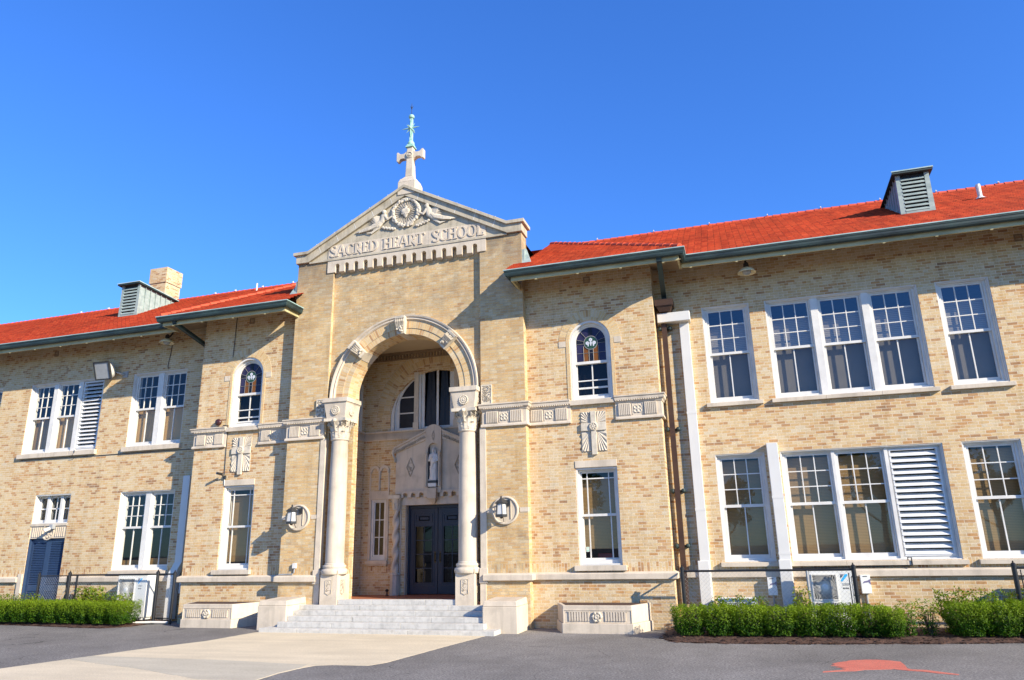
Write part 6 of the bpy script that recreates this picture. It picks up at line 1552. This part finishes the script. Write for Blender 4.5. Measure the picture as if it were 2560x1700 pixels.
m = MB(); mesh_panel(m, (6.85,-.262), (10.17,-.262), .08, 1.21); mesh_panel(m, (6.82,-.25), (6.74,.24), .05, 1.2); m.build('chain_link', 'grey', t)
t = empty('chain_link_fence', (14, -.2, 0), 'black chain link fence post and rail past the hedge gap, cut off by the view', 'fence')
post(t, 13.02, -.2, 1.27, .045); post(t, 17.2, -.2, 1.27, .045)
m = MB(); m.tube([(13.02,-.2,1.235),(17.2,-.2,1.235)], .022, 10); m.tube([(13.12,-.2,.1),(13.12,-.2,1.2)], .010, 6); m.build('rail', 'black', t)
m = MB(); mesh_panel(m, (13.05,-.19), (17.2,-.19), .08, 1.21); m.build('chain_link', 'grey', t)
t = empty('chain_link_fence', (-9, .05, 0), 'black chain link fence with a gate in front of the blue louvred doors', 'fence')
for x in (-10.30, -7.22): post(t, x, .05, 1.30, .042)
post(t, -11.43, .05, 1.28, .03, 'gate_post'); post(t, -6.66, .05, 1.28, .036)
m = MB(); m.lathe([(.028,0),(.028,1.27)], (-10.02,.05,0), 10); m.build('line_post', 'black', t)
m = MB(); m.tube([(-10.30,.05,1.275),(-6.66,.05,1.275)], .022, 10); m.tube([(-7.22,.05,.15),(-6.66,.05,.15)], .015, 8); m.build('rail', 'black', t)
m = MB(); m.tube([(-11.38,.05,.12),(-11.38,.05,1.26),(-10.38,.05,1.26),(-10.38,.05,.12),(-11.38,.05,.12)], .022, 8); m.tube([(-10.40,.05,.62),(-10.26,.0,.62)], .02, 6); m.build('gate_frame', 'black', t)
m = MB(); mesh_panel(m, (-11.37,.058), (-10.39,.058), .13, 1.25); mesh_panel(m, (-10.28,.058), (-6.68,.058), .10, 1.25); m.build('chain_link', 'grey', t)
# dark object with upright handles behind the gate
t = empty('hand_cart', (-10.75, .40, 0), 'dark hand cart with two upright curved handles behind the fence gate', 'cart')
m = MB()
for x in (-10.88, -10.60): m.tube([(x-.08,.36,.15),(x-.04,.38,.6),(x+.02,.42,.80),(x+.09,.45,.84),(x+.15,.45,.74),(x+.17,.42,.3)], .016, 8)
m.build('handles', 'grey', t)
m = MB(); m.hexa([(-10.95,.36,.12),(-10.5,.36,.12),(-10.5,.56,.12),(-10.95,.56,.12)], [(-10.83,.42,.74),(-10.56,.42,.74),(-10.56,.52,.74),(-10.83,.52,.74)]); m.build('body', 'black', t, bevel=.03)
for x in (-10.95, -10.5):
    m = MB(); m.lathe([(.10,-.02),(.11,0),(.10,.02)], (x, .46, .11), 16, 'x'); m.build('wheel', 'black', t)
tag(MB().tube([(-7.62,-.22,.05),(-7.60,-.20,.06),(-7.2,-.05,.06),(-6.72,.05,.05)], .03, 8).build('drain_pipe', 'pvc', loc=(-7.2,-.1,.05)), 'white drain pipe lying on the ground by the gate post and hedge end', 'pipe')

# ---- shrubs
def leaf_cloud(mb, n, hx, hy, h, size, seed, spiky=.0, fill=.35):
    random.seed(seed); cl = [(U(-hx*.8, hx*.8), U(-hy*.8, hy*.8), U(.25, 1.0), U(.05, .14)) for _ in range(22)]
    for i in range(n):
        while True:
            x, y = U(-1, 1), U(-1, 1); z = random.random()
            e = max((abs(x)**4+abs(y)**4)**.25, 0); d = max(e, abs(z*2-1) if z > .5 else 0)
            if d > 1: continue
            if random.random() < (fill if d < .72 else 1): break
        taper = .74+.26*min(1, z*1.6)
        bump = 1+.10*sin(7*x+seed)*sin(6*y+seed*2)+.06*sin(11*z+5*x)
        p = Vector((x*hx*taper*bump, y*hy*taper*bump, .05+z*h*(1+.05*sin(9*x+seed)+.04*sin(13*y))+(U(0, spiky) if z > .9 else 0)))
        out = Vector((x, y, (z-.4)*1.2)); nrm = (out.normalized()*.7+Vector((U(-1,1), U(-1,1), U(-.4,1.2)))*.8).normalized()
        t = nrm.cross(Vector((U(-1,1), U(-1,1), U(-1,1)))).normalized(); b = nrm.cross(t); l = size*U(.7, 1.35); w_ = l*.48
        mb.quad(p-t*l, p+b*w_+nrm*l*.12, p+t*l, p-b*w_+nrm*l*.12)
def stems(mb, hx, hy, h, n, seed):
    random.seed(seed+99)
    for i in range(n):
        a = U(0, 6.28); r = U(.15, .8); mb.tube([(U(-.05,.05), U(-.05,.05), -.02), (hx*r*.5*cos(a), hy*r*.5*sin(a), h*.4), (hx*r*cos(a), hy*r*sin(a), h*.85)], [.013, .008, .004], 5)
def shrub_proto(name, n, hx, hy, h, size, seed, mat, label, cat, group, spiky=.04, fill=.35):
    t = empty(name, (0, 0, 0), label, cat, group)
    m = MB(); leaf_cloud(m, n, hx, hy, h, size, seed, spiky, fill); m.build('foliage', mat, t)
    m = MB(); stems(m, hx, hy, h, 12, seed); m.build('stem', 'bark', t)
    return t
GH = 'clipped boxwood shrubs in the hedges'
LBL = {'l': 'clipped green boxwood in the bright hedge in front of the black gate fence', 'r': 'clipped green boxwood in the long dark hedge below the fan condenser', 'f': 'clipped green boxwood in the hedge row past the gap, by the far fence post'}
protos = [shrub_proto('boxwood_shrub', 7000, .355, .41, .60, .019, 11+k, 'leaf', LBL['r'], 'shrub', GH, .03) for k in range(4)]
def plant(lst, key, base):
    random.seed(base)
    for i, (x, y, sx, sz) in enumerate(lst):
        p = protos[(i+base) % 4]
        o = p if not p.get('used') else copy_tree(p)
        p['used'] = 1; 
        o.location = (x, y, .05); o.rotation_euler = (0, 0, random.choice((0, pi))+U(-.15, .15)); o.scale = (sx, U(.95, 1.08), sz); o['label'] = LBL[key]; o['group'] = GH+' '+key
plant([(6.96+.56*i, -1.12+.035*i, U(.92, 1.05), U(.78, .86)) for i in range(7)] + [(10.62, -.95, .72, .76)], 'r', 0)
plant([(11.95+.55*i, -.66+.06*i, U(.95, 1.05), U(.86, .93)) for i in range(6)], 'f', 1)
plant([(-7.62-.58*i, -.62+.035*i if i < 6 else -.42, U(.95, 1.05), U(.80, .88)) for i in range(17)], 'l', 2)
grp = {'l': 'boxwood shrubs in the hedge before the gate fence', 'r': 'boxwood shrubs in the long hedge', 'f': 'boxwood shrubs in the far hedge'}
for o in list(bpy.data.objects):
    if 'used' in o: del o['used']
    if o.get('group', '').startswith(GH): o['group'] = grp[o['group'][-1]]
# odd plants with looks of their own
def loose(x, y, hx, hy, h, n, size, seed, mat, label, name='golden_shrub', spiky=.10, fill=.6, z=.03):
    t = shrub_proto(name, n, hx, hy, h, size, seed, mat, label, 'shrub', None, spiky, fill)
    t.location = (x, y, z); return t

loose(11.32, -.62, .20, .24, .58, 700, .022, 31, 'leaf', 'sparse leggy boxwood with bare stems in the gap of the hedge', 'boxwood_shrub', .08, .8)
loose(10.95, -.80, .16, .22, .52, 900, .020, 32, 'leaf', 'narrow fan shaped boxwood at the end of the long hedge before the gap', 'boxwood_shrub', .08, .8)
loose(7.95, -.38, .55, .22, .56, 3000, .026, 33, 'leaf_y', 'low golden green shrub behind the long hedge, before the low white unit')
loose(9.15, -.40, .18, .18, .68, 900, .028, 34, 'leaf_y', 'thin golden sprig behind the hedge at the foot of the fan condenser', spiky=.16)
loose(12.1, -.28, .55, .22, .68, 3800, .026, 35, 'leaf_y', 'golden green shrub rising behind the start of the far hedge')
loose(13.4, -.05, .6, .22, .68, 3800, .026, 36, 'leaf_y', 'golden green shrub behind the far hedge by the black fence post')
loose(-9.3, -.12, .42, .25, .78, 3200, .032, 37, 'leaf_y', 'bright golden shrub with whorled leaves rising behind the hedge before the condenser')
loose(-8.35, -.18, .45, .22, .62, 2600, .028, 38, 'leaf_y', 'lower golden shrub behind the hedge end, touching the condenser')
loose(-11.9, -.10, .8, .22, .60, 2600, .028, 39, 'leaf_y', 'golden leaf tips behind the hedge in front of the blue doors')

# trees across the yard, behind the viewer: they show in the window glass
def yard_tree(x, y, h, seed, label):
    random.seed(seed); t = empty('yard_tree', (x, y, 0), label, 'tree', 'trees across the yard')
    m = MB(); m.tube([(x,y,-.1),(x+U(-.2,.2),y,h*.25),(x+U(-.3,.3),y+U(-.3,.3),h*.55)], [.35,.28,.16], 10)
    tips = []
    for k in range(7):
        a = k*.9+U(0,.5); z0 = h*U(.22,.5); e = (x+h*.3*cos(a), y+h*.3*sin(a), z0+h*.28); m.tube([(x,y,z0),((x+e[0])/2,(y+e[1])/2,z0+h*.1),e], [.14,.09,.03], 6); tips.append(e)
    m.build('trunk', 'bark', t)
    m = MB(); cl = tips+[(x+h*U(-.25,.25), y+h*U(-.25,.25), h*U(.5,.9)) for _ in range(9)]
    for c in cl:
        r = h*U(.10,.17)
        for i in range(190):
            d = Vector((U(-1,1),U(-1,1),U(-.8,.8))); d = d.normalized()*r*random.random()**.4; p = Vector(c)+d
            q = Vector((U(-1,1),U(-1,1),U(-1,1))).normalized(); b = q.cross(Vector((U(-1,1),U(-1,1),U(-1,1)))).normalized(); l = U(.18,.34)
            m.quad(p-q*l, p+b*l*.5, p+q*l, p-b*l*.5)
    m.build('crown', 'leaf_t', t)
for i, (x, y, h) in enumerate([(-30,-62,10),(-12,-70,12),(6,-74,9),(22,-66,12),(34,-72,11),(48,-60,13)]):
    yard_tree(x, y, h, 50+i, 'leafy tree across the yard, reflected in the window glass')
